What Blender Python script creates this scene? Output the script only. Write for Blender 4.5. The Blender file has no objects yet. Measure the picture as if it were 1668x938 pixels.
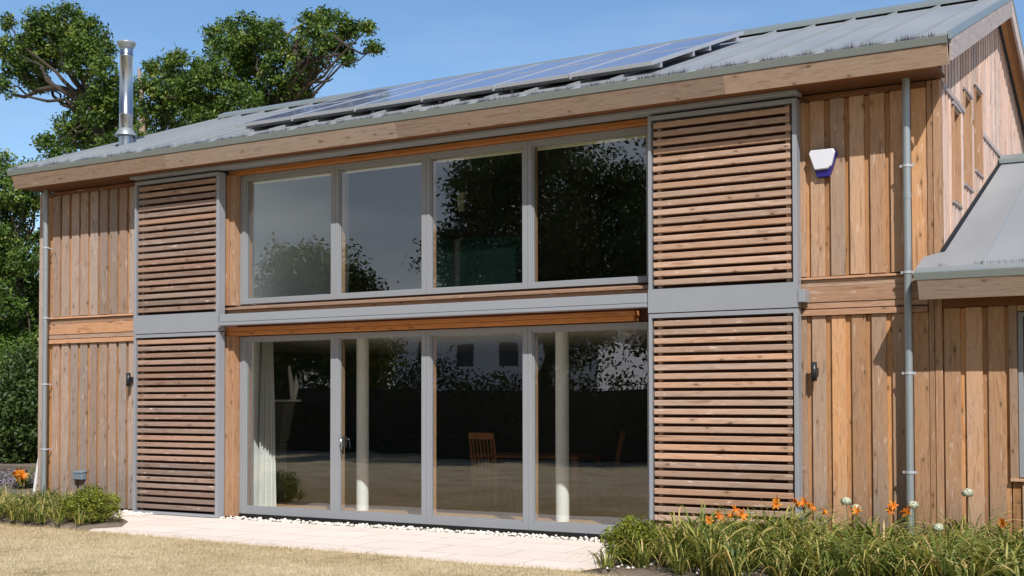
import bpy, math, random
import numpy as np
from mathutils import Vector, Matrix

random.seed(7)
rng = np.random.default_rng(7)
scn = bpy.context.scene
col = scn.collection
R = math.radians

# ------------------------------------------------------------------ camera numbers
FPX, PPX, PPY = 1966.92, 828.078, 601.642            # measured in the 1668 x 938 photograph
CAM = np.array([15.09, -12.2225, 1.52875])
_y, _p, _r = R(29.744), R(1.534), R(-.097)
FWD = np.array([-math.sin(_y)*math.cos(_p), math.cos(_y)*math.cos(_p), math.sin(_p)])
_R = np.array([math.cos(_y), math.sin(_y), 0.0])
_U = np.cross(_R, FWD)
RGT = _R*math.cos(_r) + _U*math.sin(_r)
UPV = np.cross(RGT, FWD)


def at(u, v, y):
    """the point of the plane y = const seen at a measured spot of the photograph"""
    d = FWD + RGT*(u-PPX)/FPX + UPV*(PPY-v)/FPX
    t = (y-CAM[1])/d[1]
    return CAM + d*t, t


# ------------------------------------------------------------------ object helpers
def tag(o, label=None, cat=None, group=None, kind=None):
    if label: o['label'] = label
    if cat: o['category'] = cat
    if group: o['group'] = group
    if kind: o['kind'] = kind
    return o


def empty(name, loc, label, cat, group=None, rz=0):
    o = bpy.data.objects.new(name, None)
    o.empty_display_size = .2
    o.location = loc
    o.rotation_euler = (0, 0, rz)
    col.objects.link(o)
    return tag(o, label, cat, group)


def copy_tree(o, parent=None):
    c = o.copy()
    col.objects.link(c)
    if parent: c.parent = parent
    for ch in list(o.children): copy_tree(ch, c)
    return c


class MB:
    def __init__(s):
        s.v, s.f, s.r, s.sm = [], [], [], []

    def add(s, vs, fs, rnd=None, smooth=False):
        n = len(s.v)
        if rnd is None: rnd = random.random()
        s.v += [tuple(p) for p in vs]
        s.f += [tuple(i+n for i in f) for f in fs]
        s.r += [rnd]*len(fs)
        s.sm += [smooth]*len(fs)
        return s

    def box(s, x0, x1, y0, y1, z0, z1, rnd=None):
        v = [(x0, y0, z0), (x1, y0, z0), (x1, y1, z0), (x0, y1, z0), (x0, y0, z1), (x1, y0, z1), (x1, y1, z1), (x0, y1, z1)]
        return s.add(v, [(0, 3, 2, 1), (4, 5, 6, 7), (0, 1, 5, 4), (1, 2, 6, 5), (2, 3, 7, 6), (3, 0, 4, 7)], rnd)

    def hexa(s, v, rnd=None):          # eight corners, bottom ring then top ring
        return s.add(v, [(0, 3, 2, 1), (4, 5, 6, 7), (0, 1, 5, 4), (1, 2, 6, 5), (2, 3, 7, 6), (3, 0, 4, 7)], rnd)

    def prism(s, prof, a, b, axis=0, rnd=None):
        """profile of 2-D points pushed from a to b along an axis"""
        n = len(prof)
        def put(p, q):
            l = list(p); l.insert(axis, q); return tuple(l)
        v = [put(p, a) for p in prof]+[put(p, b) for p in prof]
        f = [tuple(range(n))[::-1], tuple(range(n, 2*n))]
        f += [(i, (i+1) % n, n+(i+1) % n, n+i) for i in range(n)]
        return s.add(v, f, rnd)

    def tube(s, pts, radii, n=10, rnd=None, cap=True):
        pts = [Vector(p) for p in pts]
        if not hasattr(radii, '__len__'): radii = [radii]*len(pts)
        v, f = [], []
        for i, p in enumerate(pts):
            d = (pts[min(i+1, len(pts)-1)]-pts[max(i-1, 0)]).normalized()
            a = d.cross(Vector((0, 0, 1)) if abs(d.z) < .9 else Vector((1, 0, 0))).normalized()
            b = d.cross(a)
            for k in range(n):
                t = 2*math.pi*k/n
                v.append(p+(a*math.cos(t)+b*math.sin(t))*radii[i])
        for i in range(len(pts)-1):
            for k in range(n):
                f.append((i*n+k, i*n+(k+1) % n, (i+1)*n+(k+1) % n, (i+1)*n+k))
        s.add(v, f, rnd, True)
        if cap:
            m = len(pts)-1
            s.add(v[:n], [tuple(range(n))], rnd); s.add(v[m*n:], [tuple(range(n))], rnd)
        return s

    def lathe(s, c, prof, n=24, rnd=None):
        """(radius, z) profile turned about the vertical through c"""
        v, f = [], []
        for (r, z) in prof:
            for k in range(n):
                t = 2*math.pi*k/n
                v.append((c[0]+r*math.cos(t), c[1]+r*math.sin(t), c[2]+z))
        for i in range(len(prof)-1):
            for k in range(n):
                f.append((i*n+k, i*n+(k+1) % n, (i+1)*n+(k+1) % n, (i+1)*n+k))
        return s.add(v, f, rnd, True)

    def build(s, name, mat, parent=None, bevel=0, loc=None):
        me = bpy.data.meshes.new(name)
        me.from_pydata(s.v, [], s.f)
        a = me.attributes.new('rnd', 'FLOAT', 'FACE')
        a.data.foreach_set('value', s.r)
        me.polygons.foreach_set('use_smooth', s.sm)
        me.materials.append(mat)
        me.update()
        o = bpy.data.objects.new(name, me)
        col.objects.link(o)
        if parent: o.parent = parent
        if loc is not None: o.location = loc
        if bevel:
            m = o.modifiers.new('bevel', 'BEVEL')
            m.width = bevel; m.segments = 1; m.limit_method = 'ANGLE'; m.angle_limit = R(40)
        return o


def mesh_np(name, verts, faces_n, k, mat, parent=None, rnd=None, loc=None):
    """many equal k-gons at once; verts is (n*k, 3)"""
    me = bpy.data.meshes.new(name)
    n = faces_n
    me.vertices.add(n*k); me.loops.add(n*k); me.polygons.add(n)
    me.vertices.foreach_set('co', np.ascontiguousarray(verts, dtype=np.float32).ravel())
    me.loops.foreach_set('vertex_index', np.arange(n*k, dtype=np.int32))
    me.polygons.foreach_set('loop_start', np.arange(0, n*k, k, dtype=np.int32))
    me.polygons.foreach_set('loop_total', np.full(n, k, dtype=np.int32))
    if rnd is not None:
        a = me.attributes.new('rnd', 'FLOAT', 'FACE')
        a.data.foreach_set('value', np.ascontiguousarray(rnd, dtype=np.float32))
    me.materials.append(mat)
    me.update(calc_edges=True)
    o = bpy.data.objects.new(name, me)
    col.objects.link(o)
    if parent: o.parent = parent
    if loc is not None: o.location = loc
    return o


# ------------------------------------------------------------------ materials
def lin(c):
    return tuple((x/255/12.92 if x <= 10 else ((x/255+.055)/1.055)**2.4) for x in c)+(1,)


class NT:
    def __init__(s, name):
        s.m = bpy.data.materials.new(name); s.m.use_nodes = True
        s.t = s.m.node_tree; s.t.nodes.clear()
        s.out = s.n('ShaderNodeOutputMaterial')

    def n(s, typ, **kw):
        o = s.t.nodes.new(typ)
        for k, v in kw.items(): setattr(o, k, v)
        return o

    def link(s, a, b): s.t.links.new(a, b)

    def val(s, sock, x):
        if hasattr(x, 'bl_rna') and hasattr(x, 'is_linked'): s.link(x, sock)
        else: sock.default_value = x

    def math(s, op, a, b=0, c=None, clamp=False):
        o = s.n('ShaderNodeMath', operation=op); o.use_clamp = clamp
        s.val(o.inputs[0], a); s.val(o.inputs[1], b)
        if c is not None: s.val(o.inputs[2], c)
        return o.outputs[0]

    def mix(s, f, a, b, mode='MIX'):
        o = s.n('ShaderNodeMix', data_type='RGBA', blend_type=mode)
        s.val(o.inputs[0], f); s.val(o.inputs[6], a); s.val(o.inputs[7], b)
        return o.outputs[2]

    def ramp(s, f, stops):
        o = s.n('ShaderNodeValToRGB')
        e = o.color_ramp.elements
        while len(e) < len(stops): e.new(.5)
        for i, (p, c) in enumerate(stops):
            e[i].position = p
            e[i].color = c if hasattr(c, '__len__') else (c, c, c, 1)
        s.val(o.inputs[0], f)
        return o.outputs[0]

    def noise(s, vec, scale, detail=4, rough=.5, dist=0):
        o = s.n('ShaderNodeTexNoise')
        o.inputs['Scale'].default_value = scale; o.inputs['Detail'].default_value = detail
        o.inputs['Roughness'].default_value = rough; o.inputs['Distortion'].default_value = dist
        if vec is not None: s.link(vec, o.inputs['Vector'])
        return o.outputs['Fac']

    def vmath(s, op, a, b):
        o = s.n('ShaderNodeVectorMath', operation=op)
        s.val(o.inputs[0], a); s.val(o.inputs[1], b)
        return o.outputs[0]

    def rnd(s): return s.n('ShaderNodeAttribute', attribute_name='rnd').outputs['Fac']
    def obj(s): return s.n('ShaderNodeTexCoord').outputs['Object']
    def xyz(s, v):
        o = s.n('ShaderNodeSeparateXYZ'); s.link(v, o.inputs[0]); return o.outputs

    def bsdf(s, color, rough=.6, metal=0, spec=.4, bump=None, bstr=.2, bdist=.01, coat=0):
        b = s.n('ShaderNodeBsdfPrincipled')
        s.val(b.inputs['Base Color'], color); s.val(b.inputs['Roughness'], rough)
        s.val(b.inputs['Metallic'], metal); b.inputs['Specular IOR Level'].default_value = spec
        b.inputs['Coat Weight'].default_value = coat
        if bump is not None:
            p = s.n('ShaderNodeBump'); p.inputs['Strength'].default_value = bstr
            p.inputs['Distance'].default_value = bdist
            s.link(bump, p.inputs['Height']); s.link(p.outputs[0], b.inputs['Normal'])
        return b.outputs[0]

    def done(s, sh):
        s.link(sh, s.out.inputs['Surface']); return s.m


def timber(name, axis, fresh, grey, weather=.5, splash=False, dark=1.0, knots=1.0, streak=.5, depth=1):
    """larch boards: grain along `axis`, every board its own tone and its own piece of grain"""
    t = NT(name)
    o = t.obj(); r = t.rnd()
    off = t.n('ShaderNodeCombineXYZ')
    for i, k in enumerate((37.7, 91.3, 53.9)): t.link(t.math('MULTIPLY', r, k), off.inputs[i])
    p = t.vmath('ADD', o, off.outputs[0])
    sc = [26, 26, 26]; sc[axis] = 1.1
    g = t.vmath('MULTIPLY', p, tuple(sc))
    warp = t.noise(t.vmath('MULTIPLY', p, tuple(1.2 if i == axis else 5 for i in range(3))), 1, 2)
    wv = t.n('ShaderNodeCombineXYZ')
    for i in range(3):
        if i != axis: t.link(t.math('MULTIPLY', warp, 5), wv.inputs[i])
    g2 = t.vmath('ADD', g, wv.outputs[0])
    fine = t.noise(g2, 1.6, 6, .65)
    wide = t.noise(g2, .35, 3, .55)
    sc2 = [11, 11, 11]; sc2[axis] = .55
    patch = t.noise(t.vmath('MULTIPLY', p, tuple(1.2 if i == axis else 3.5 for i in range(3))), 1, 3)
    # weathering: own tone per board, patches, streaks
    w = t.math('ADD', t.math('MULTIPLY', t.math('FRACT', t.math('MULTIPLY', r, 7.13)), .75), weather-.65)
    w = t.math('ADD', w, t.math('MULTIPLY', patch, .75))
    w = t.math('ADD', w, t.math('MULTIPLY', t.math('SUBTRACT', wide, .5), .8))
    if splash:
        z = t.xyz(o)[2]
        w = t.math('ADD', w, t.math('MULTIPLY', t.math('SUBTRACT', 1, t.math('DIVIDE', z, .9), clamp=True), .55))
    w = t.math('SUBTRACT', w, .1, clamp=True)
    c = t.mix(w, lin(fresh), lin(grey))
    tone = t.math('MULTIPLY_ADD', t.math('FRACT', t.math('MULTIPLY', r, 13.7)), .44, .73*dark)
    if splash:
        tone = t.math('MULTIPLY', tone, t.math('SUBTRACT', 1, t.math('MULTIPLY', t.math('SUBTRACT', 1, t.math('DIVIDE', z, .7), clamp=True), .35)))
    lines = t.ramp(fine, [(.33, (.60, .51, .45, 1)), (.46, (.96, .96, .96, 1)), (.55, (1.06, 1.06, 1.06, 1)), (.70, (.70, .60, .54, 1))])
    c = t.mix(.85, c, lines, 'MULTIPLY')
    hv = t.n('ShaderNodeCombineXYZ')
    for i in range(3): t.link(tone, hv.inputs[i])
    c = t.mix(1, c, hv.outputs[0], 'MULTIPLY')
    # knots: dark, ringed, a little drawn out along the grain
    across = ({0, 1, 2}-{axis, depth}).pop() if axis != depth else 2
    px_ = t.xyz(p)
    kc = t.n('ShaderNodeCombineXYZ')
    t.link(t.math('MULTIPLY', px_[across], 6.5), kc.inputs[0]); t.link(t.math('MULTIPLY', px_[axis], 2.7), kc.inputs[1])
    vo = t.n('ShaderNodeTexVoronoi', voronoi_dimensions='2D'); vo.inputs['Scale'].default_value = 1
    vo.inputs['Randomness'].default_value = 1
    t.link(kc.outputs[0], vo.inputs['Vector'])
    dist = t.math('ADD', vo.outputs['Distance'], t.math('MULTIPLY', t.math('SUBTRACT', fine, .5), .1))
    pick = t.math('GREATER_THAN', t.xyz(vo.outputs['Color'])[0], .60)
    core = t.math('MULTIPLY', t.ramp(dist, [(.03, 1.0), (.085, 0.0)]), pick)
    halo = t.math('MULTIPLY', t.ramp(dist, [(.06, 1.0), (.22, 0.0)]), pick)
    c = t.mix(t.math('MULTIPLY', halo, .38*knots), c, lin(tuple(int(x*.74) for x in fresh)))
    c = t.mix(t.math('MULTIPLY', core, .65*knots), c, (.045, .022, .012, 1))
    if streak:  # pale weathered streaks that also paint in sunlit patches
        st = t.noise(t.vmath('MULTIPLY', p, tuple(5 if i == axis else 30 for i in range(3))), 1, 4, .6, .4)
        st = t.math('MULTIPLY', t.ramp(st, [(.62, 0.0), (.72, 1.0)]), streak)
        c = t.mix(st, c, lin((226, 208, 196)))
    bump = t.math('ADD', t.math('MULTIPLY', fine, .6), wide)
    return t.done(t.bsdf(c, t.math('MULTIPLY_ADD', fine, .25, .55), spec=.3, bump=bump, bstr=.35, bdist=.004))


def painted(name, c, rough=.45, metal=0, var=.08, spec=.5, scale=3, bump=0):
    t = NT(name)
    o = t.obj()
    n = t.noise(o, scale, 5, .6)
    n2 = t.noise(o, scale*14, 3, .6)
    k = t.math('ADD', t.math('MULTIPLY', t.math('SUBTRACT', n, .5), var*2), t.math('MULTIPLY', t.math('SUBTRACT', n2, .5), var))
    k = t.math('ADD', k, 1)
    hv = t.n('ShaderNodeCombineXYZ')
    for i in range(3): t.link(k, hv.inputs[i])
    c2 = t.mix(1, lin(c), hv.outputs[0], 'MULTIPLY')
    return t.done(t.bsdf(c2, t.math('MULTIPLY_ADD', n2, .15, rough-.07), metal, spec, n2 if bump else None, bump, .003))


M = {}
FRESH, GREY = (196, 140, 92), (166, 134, 116)
M['boards'] = timber('larch_boards', 2, (196, 148, 106), (170, 148, 131), .46, splash=True, dark=.98)
M['boards_left'] = timber('larch_boards_weathered', 2, (178, 142, 118), (164, 149, 140), .66, splash=True, streak=.7, dark=.98)
M['recess'] = timber('larch_recess', 2, (200, 146, 94), (180, 136, 100), .40, splash=True, dark=.92)
M['rail'] = timber('larch_rails', 0, (188, 140, 104), (166, 140, 122), .55, dark=.98)
M['eaves'] = timber('larch_eaves_rail_shaded', 0, (140, 92, 60), (120, 86, 62), .4, dark=.75)  # darker than the other rails: shade under the eaves put into the colour
M['fresh_rail'] = timber('larch_fresh_rails', 0, (192, 126, 70), (170, 114, 72), .3, streak=.2)
M['fascia'] = timber('larch_fascia', 0, (186, 156, 132), (174, 154, 140), .55, knots=.9, streak=.2, dark=.78)
M['soffit'] = timber('larch_soffit_shaded', 0, (128, 80, 48), (108, 72, 48), .3, streak=0, dark=.8)  # shade under the overhang put into the board colour
M['verge'] = timber('larch_verge', 1, (186, 168, 160), (170, 160, 160), .75, streak=.6, depth=0)
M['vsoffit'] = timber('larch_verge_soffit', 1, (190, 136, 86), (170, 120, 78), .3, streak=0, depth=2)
M['slats'] = timber('cedar_slats', 0, (190, 149, 120), (174, 151, 136), .54, streak=.8, dark=1.1)
M['slats_left'] = timber('cedar_slats_weathered', 0, (172, 134, 112), (154, 134, 123), .62, splash=True, streak=.8, dark=1.05)
M['gable'] = timber('larch_gable', 2, (212, 172, 148), (200, 180, 172), .62, streak=.7, dark=1.08, depth=0)
M['gable_recess'] = timber('larch_gable_recess_shaded', 2, (92, 48, 34), (74, 44, 36), .3, streak=0, depth=0)  # under-boards darkened, the shade of the gaps put into the colour
M['gable_jamb'] = timber('larch_jamb', 2, (182, 138, 102), (166, 136, 112), .5)
M['sleeper'] = timber('sleeper_timber', 0, (128, 112, 98), (112, 104, 98), .6)
M['oakfloor'] = timber('floor_boards', 0, (186, 150, 104), (172, 140, 100), .3, streak=0)
M['chairwood'] = timber('chair_wood', 2, (128, 84, 48), (112, 76, 46), .2, streak=0, knots=.2)
M['doorwood'] = timber('dark_door_wood', 2, (58, 36, 24), (52, 34, 24), .3, streak=0, knots=.3)
M['grey'] = painted('grey_powder_coat', (146, 150, 157), .38, var=.05)
M['greyframe'] = painted('grey_window_frame', (142, 145, 150), .5, var=.04, spec=.2)
M['zinc'] = None
M['pipe'] = painted('galvanised_pipe', (150, 158, 162), .38, .35, var=.06, scale=5)
M['gutter'] = painted('zinc_gutter', (142, 152, 154), .38, .35, var=.06, scale=4)
M['black'] = painted('black_rubber', (22, 22, 24), .6)
M['bristle'] = painted('dark_bristle', (34, 34, 38), .55)
M['lampblack'] = painted('black_lamp_metal', (38, 40, 44), .35)
M['white'] = painted('white_plaster', (240, 242, 243), .8, var=.02)
M['whitegloss'] = painted('white_plastic', (226, 228, 238), .3, var=.01)
M['cream'] = painted('cream_blind', (226, 220, 186), .7, var=.02)
M['blue'] = painted('blue_plastic', (46, 40, 128), .3, var=.02)
M['socket'] = painted('grey_blue_plastic', (120, 134, 146), .45, var=.04)
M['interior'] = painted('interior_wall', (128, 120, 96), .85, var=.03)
M['interiordark'] = painted('interior_back_wall_dimmed', (80, 76, 64), .85, var=.03)  # dark tone paints in the dimness deep inside the rooms
_t = NT('stainless_steel'); M['steel'] = _t.done(_t.bsdf((.46, .48, .51, 1), .24, .96))
M['pebble'] = painted('white_pebbles', (226, 218, 208), .8, var=.1, scale=20)
M['soil'] = painted('dry_soil', (120, 106, 92), .95, var=.3, scale=9, bump=.6)
M['stone'] = painted('carved_stone', (112, 112, 104), .85, var=.25, scale=14, bump=.6)
M['render'] = painted('pale_house_render', (214, 216, 222), .8, var=.05)
M['slate'] = painted('slate_roof', (92, 92, 98), .7, var=.1)
M['bark'] = painted('oak_bark', (64, 56, 48), .9, var=.35, scale=6, bump=.7)
M['deadwood'] = painted('bleached_dead_wood', (158, 140, 124), .9, var=.2, scale=6, bump=.5)
M['felt'] = painted('dark_roof_felt', (70, 74, 84), .8, var=.1)
M['fabric'] = painted('white_curtain_cloth', (242, 243, 240), .9, var=.02)
M['ladder'] = painted('white_painted_wood', (236, 236, 234), .5, var=.03)


def zinc():
    t = NT('zinc_roof')
    o = t.obj()
    n = t.noise(t.vmath('MULTIPLY', o, (1.9, .5, .5)), 1, 5, .6)
    n2 = t.noise(o, 60, 4, .6)
    n3 = t.noise(o, .5, 2)
    k = t.math('ADD', t.math('MULTIPLY', n, .5), t.math('ADD', t.math('MULTIPLY', n2, .2), t.math('MULTIPLY', n3, .3)))
    c = t.ramp(k, [(.3, lin((140, 145, 150))), (.5, lin((150, 154, 158))), (.7, lin((162, 164, 167)))])
    return t.done(t.bsdf(c, t.math('MULTIPLY_ADD', n, .2, .40), .12, .5, bump=n3, bstr=.25, bdist=.02))


M['zinc'] = zinc()


def glass(name, wob=.012, R0=.19):
    t = NT(name)
    o = t.obj()
    geo = t.n('ShaderNodeNewGeometry')
    dt = t.n('ShaderNodeVectorMath', operation='DOT_PRODUCT')
    t.link(geo.outputs['Normal'], dt.inputs[0]); t.link(geo.outputs['Incoming'], dt.inputs[1])
    c_ = t.math('ABSOLUTE', dt.outputs['Value'])
    f = t.math('MULTIPLY_ADD', t.math('POWER', t.math('SUBTRACT', 1, c_), 5), 1-R0, R0, clamp=True)   # coated double glazing
    n = t.noise(o, 1.3, 2)
    b = t.n('ShaderNodeBump'); b.inputs['Strength'].default_value = .09; b.inputs['Distance'].default_value = wob
    t.link(n, b.inputs['Height'])
    tr = t.n('ShaderNodeBsdfTransparent'); tr.inputs[0].default_value = (.93, .96, .94, 1)
    gl = t.n('ShaderNodeBsdfGlossy'); gl.inputs['Roughness'].default_value = 0.0
    gl.inputs['Color'].default_value = (.92, .95, 1, 1)
    t.link(b.outputs[0], gl.inputs['Normal'])
    m = t.n('ShaderNodeMixShader'); t.val(m.inputs[0], f); t.link(tr.outputs[0], m.inputs[1]); t.link(gl.outputs[0], m.inputs[2])
    return t.done(m.outputs[0])


M['glass'] = glass('window_glass')


def balglass():
    t = NT('balustrade_glass')
    tr = t.n('ShaderNodeBsdfTransparent'); tr.inputs[0].default_value = (.50, .68, .64, 1)
    df = t.n('ShaderNodeBsdfDiffuse'); df.inputs[0].default_value = (.05, .11, .11, 1)
    gl = t.n('ShaderNodeBsdfGlossy'); gl.inputs['Roughness'].default_value = .02
    m = t.n('ShaderNodeMixShader'); m.inputs[0].default_value = .10
    t.link(tr.outputs[0], m.inputs[1]); t.link(df.outputs[0], m.inputs[2])
    m2 = t.n('ShaderNodeMixShader'); m2.inputs[0].default_value = .08
    t.link(m.outputs[0], m2.inputs[1]); t.link(gl.outputs[0], m2.inputs[2])
    return t.done(m2.outputs[0])


M['balglass'] = balglass()


def pv():
    t = NT('solar_cells_sky_toned')
    o = t.obj(); x, y, z = t.xyz(o)
    def line(c, p, w):
        fr = t.math('FRACT', t.math('DIVIDE', c, p))
        return t.math('LESS_THAN', t.math('ABSOLUTE', t.math('SUBTRACT', fr, .5)), w)
    g = t.math('MAXIMUM', line(x, .16, .012), line(y, .155, .012))
    c = t.mix(g, (.165, .138, .232, 1), (.20, .19, .27, 1))  # lavender of the reflected sky mixed into the cell colour
    n = t.noise(o, 30, 2)
    return t.done(t.bsdf(c, .16, 0, .75, coat=.5, bump=n, bstr=.02, bdist=.001))


M['pv'] = pv()
M['alu'] = painted('aluminium_frame', (188, 192, 200), .4, .3, var=.03)


def paving():
    t = NT('sandstone_paving')
    o = t.obj()
    br = t.n('ShaderNodeTexBrick'); br.offset = .5
    br.inputs['Scale'].default_value = 1; br.inputs['Brick Width'].default_value = .9
    br.inputs['Row Height'].default_value = .6; br.inputs['Mortar Size'].default_value = .009
    br.inputs['Bias'].default_value = 0
    br.inputs['Color1'].default_value = lin((236, 223, 213)); br.inputs['Color2'].default_value = lin((229, 214, 203))
    br.inputs['Mortar'].default_value = lin((196, 178, 165))
    t.link(o, br.inputs['Vector'])
    n = t.noise(o, 2.3, 5, .6); n2 = t.noise(o, 40, 4, .7)
    k = t.math('ADD', t.math('MULTIPLY', t.math('SUBTRACT', n, .5), .22), t.math('MULTIPLY_ADD', t.math('SUBTRACT', n2, .5), .2, 1))
    hv = t.n('ShaderNodeCombineXYZ')
    for i in range(3): t.link(k, hv.inputs[i])
    c = t.mix(1, br.outputs['Color'], hv.outputs[0], 'MULTIPLY')
    return t.done(t.bsdf(c, .75, 0, .3, bump=n2, bstr=.25, bdist=.003))


def lawn():
    t = NT('dry_lawn')
    o = t.obj()
    n = t.noise(o, 1.1, 6, .65); n2 = t.noise(o, 8, 5, .7); n3 = t.noise(o, 70, 3, .7)
    k = t.math('ADD', t.math('MULTIPLY', n, .4), t.math('ADD', t.math('MULTIPLY', n2, .35), t.math('MULTIPLY', n3, .25)))
    c = t.ramp(k, [(.40, lin((140, 122, 88))), (.48, lin((190, 171, 136))), (.62, lin((214, 198, 166)))])
    return t.done(t.bsdf(c, .95, 0, .1, bump=n3, bstr=.8, bdist=.02))


def blades():
    t = NT('grass_blades')
    r = t.rnd()
    c = t.ramp(r, [(0, lin((182, 160, 124))), (.35, lin((218, 199, 164))), (.72, lin((236, 221, 192))), (.90, lin((176, 160, 110))), (.97, lin((136, 138, 84)))])
    d = t.n('ShaderNodeBsdfDiffuse'); t.link(c, d.inputs[0])
    tl = t.n('ShaderNodeBsdfTranslucent'); t.link(c, tl.inputs[0])
    m = t.n('ShaderNodeMixShader'); m.inputs[0].default_value = .3
    t.link(d.outputs[0], m.inputs[1]); t.link(tl.outputs[0], m.inputs[2])
    return t.done(m.outputs[0])


def leafmat(name, stops, trans=.22, rough=.5, spec=.35):
    t = NT(name)
    r = t.rnd()
    c = t.ramp(r, [(p, lin(x)) for p, x in stops])
    b = t.bsdf(c, rough, 0, spec)
    tl = t.n('ShaderNodeBsdfTranslucent')
    c2 = t.mix(1, c, (1.0, 1.05, .5, 1), 'MULTIPLY'); t.link(c2, tl.inputs[0])
    m = t.n('ShaderNodeMixShader'); m.inputs[0].default_value = trans
    t.link(b, m.inputs[1]); t.link(tl.outputs[0], m.inputs[2])
    return t.done(m.outputs[0])


M['lawn'] = lawn(); M['paving'] = paving(); M['blades'] = blades()
M['oakleaf'] = leafmat('oak_leaves', [(0, (34, 54, 18)), (.4, (68, 96, 34)), (.78, (98, 120, 46)), (1, (134, 146, 68))])
M['hedgeleaf'] = leafmat('hedge_leaves', [(0, (44, 68, 24)), (.5, (80, 108, 38)), (.85, (114, 138, 56)), (1, (160, 168, 88))])
M['darkleaf'] = leafmat('dark_tree_leaves', [(0, (40, 56, 26)), (.6, (66, 86, 38)), (1, (92, 108, 50))])
M['paleleaf'] = leafmat('pale_tree_leaves', [(0, (96, 104, 50)), (.6, (126, 130, 66)), (1, (150, 148, 80))])
M['boxleaf'] = leafmat('box_leaves', [(0, (64, 76, 22)), (.5, (112, 122, 38)), (1, (164, 166, 66))])
M['lilyleaf'] = leafmat('daylily_leaves', [(0, (56, 74, 32)), (.35, (100, 116, 52)), (.60, (146, 152, 78)), (.84, (202, 190, 112)), (1, (212, 182, 128))], .35)
M['orange'] = leafmat('orange_petals', [(0, (208, 98, 18)), (.5, (234, 136, 30)), (1, (248, 178, 66))], .35)
M['stem'] = leafmat('green_stems', [(0, (92, 108, 62)), (1, (128, 142, 86))], .1)
M['allium'] = leafmat('pale_allium_florets', [(0, (150, 164, 118)), (.5, (212, 216, 196)), (1, (238, 238, 228))], .3)
M['lavender'] = leafmat('lavender_foliage', [(0, (112, 112, 112)), (.6, (146, 140, 150)), (1, (176, 160, 186))], .2)

# ------------------------------------------------------------------ ground
me = bpy.data.meshes.new('ground')
o = MB().add([(-300, -300, -.03), (300, -300, -.03), (300, 400, -.03), (-300, 400, -.03)], [(0, 1, 2, 3)]).build('lawn', M['lawn'])
tag(o, kind='structure')
pv_pts = [(3.42, -2.02), (4.6, -2.05), (6.1, -2.16), (7.6, -2.14), (9.0, -2.28), (10.10, -2.22), (10.25, -1.6), (10.3, -.16), (1.8, -.16), (1.9, -.5), (2.6, -.9), (3.0, -1.3)]
me2 = MB()
n = len(pv_pts)
me2.add([(x, y, -.012) for x, y in pv_pts]+[(x, y, -.06) for x, y in pv_pts], [tuple(range(n))]+[(i, n+i, n+(i+1) % n, (i+1) % n) for i in range(n)])
tag(me2.build('paving', M['paving']), kind='structure')


def bed(name, pts):
    """a flower bed as a low uneven sheet of soil"""
    m = MB(); n = len(pts)
    cx = sum(p[0] for p in pts)/n; cy = sum(p[1] for p in pts)/n
    rings = [(1.0, -.034), (.94, .012), (.8, .035), (.5, .05)]
    v = []
    for k, z in rings:
        v += [(cx+(x-cx)*k, cy+(y-cy)*k, z+random.uniform(-.006, .006)) for x, y in pts]
    v.append((cx, cy, .055))
    f = []
    for j in range(len(rings)-1):
        f += [(j*n+i, j*n+(i+1) % n, (j+1)*n+(i+1) % n, (j+1)*n+i) for i in range(n)]
    j = len(rings)-1
    f += [(j*n+i, j*n+(i+1) % n, len(v)-1) for i in range(n)]
    m.add(v, f, None, True)
    return tag(m.build(name, M['soil']), kind='structure')


bed('flower_bed_soil', [(10.12, -2.28), (10.5, -2.36), (11.0, -2.62), (11.8, -2.9), (13.0, -3.0), (16, -3.0), (18.5, -2.9), (18.5, -.1), (16, -.1), (14, -.1), (12, -.1), (10.32, -.1), (10.28, -1.2)])
bed('flower_bed_soil', [(-2.6, -1.9), (-1, -1.96), (1.0, -1.98), (2.4, -1.98), (3.40, -1.98), (3.56, -1.60), (3.1, -1.05), (2.2, -.55), (1.9, -.14), (0, -.14), (-2.6, -.14)])
# the gravelled garden beyond the house corner
o = MB().add([(-14, .3, -.022), (-.2, .3, -.022), (-.2, 9, -.022), (-14, 9, -.022)], [(0, 1, 2, 3)]).build('gravel_yard', M['soil'])
tag(o, kind='structure')

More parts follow.
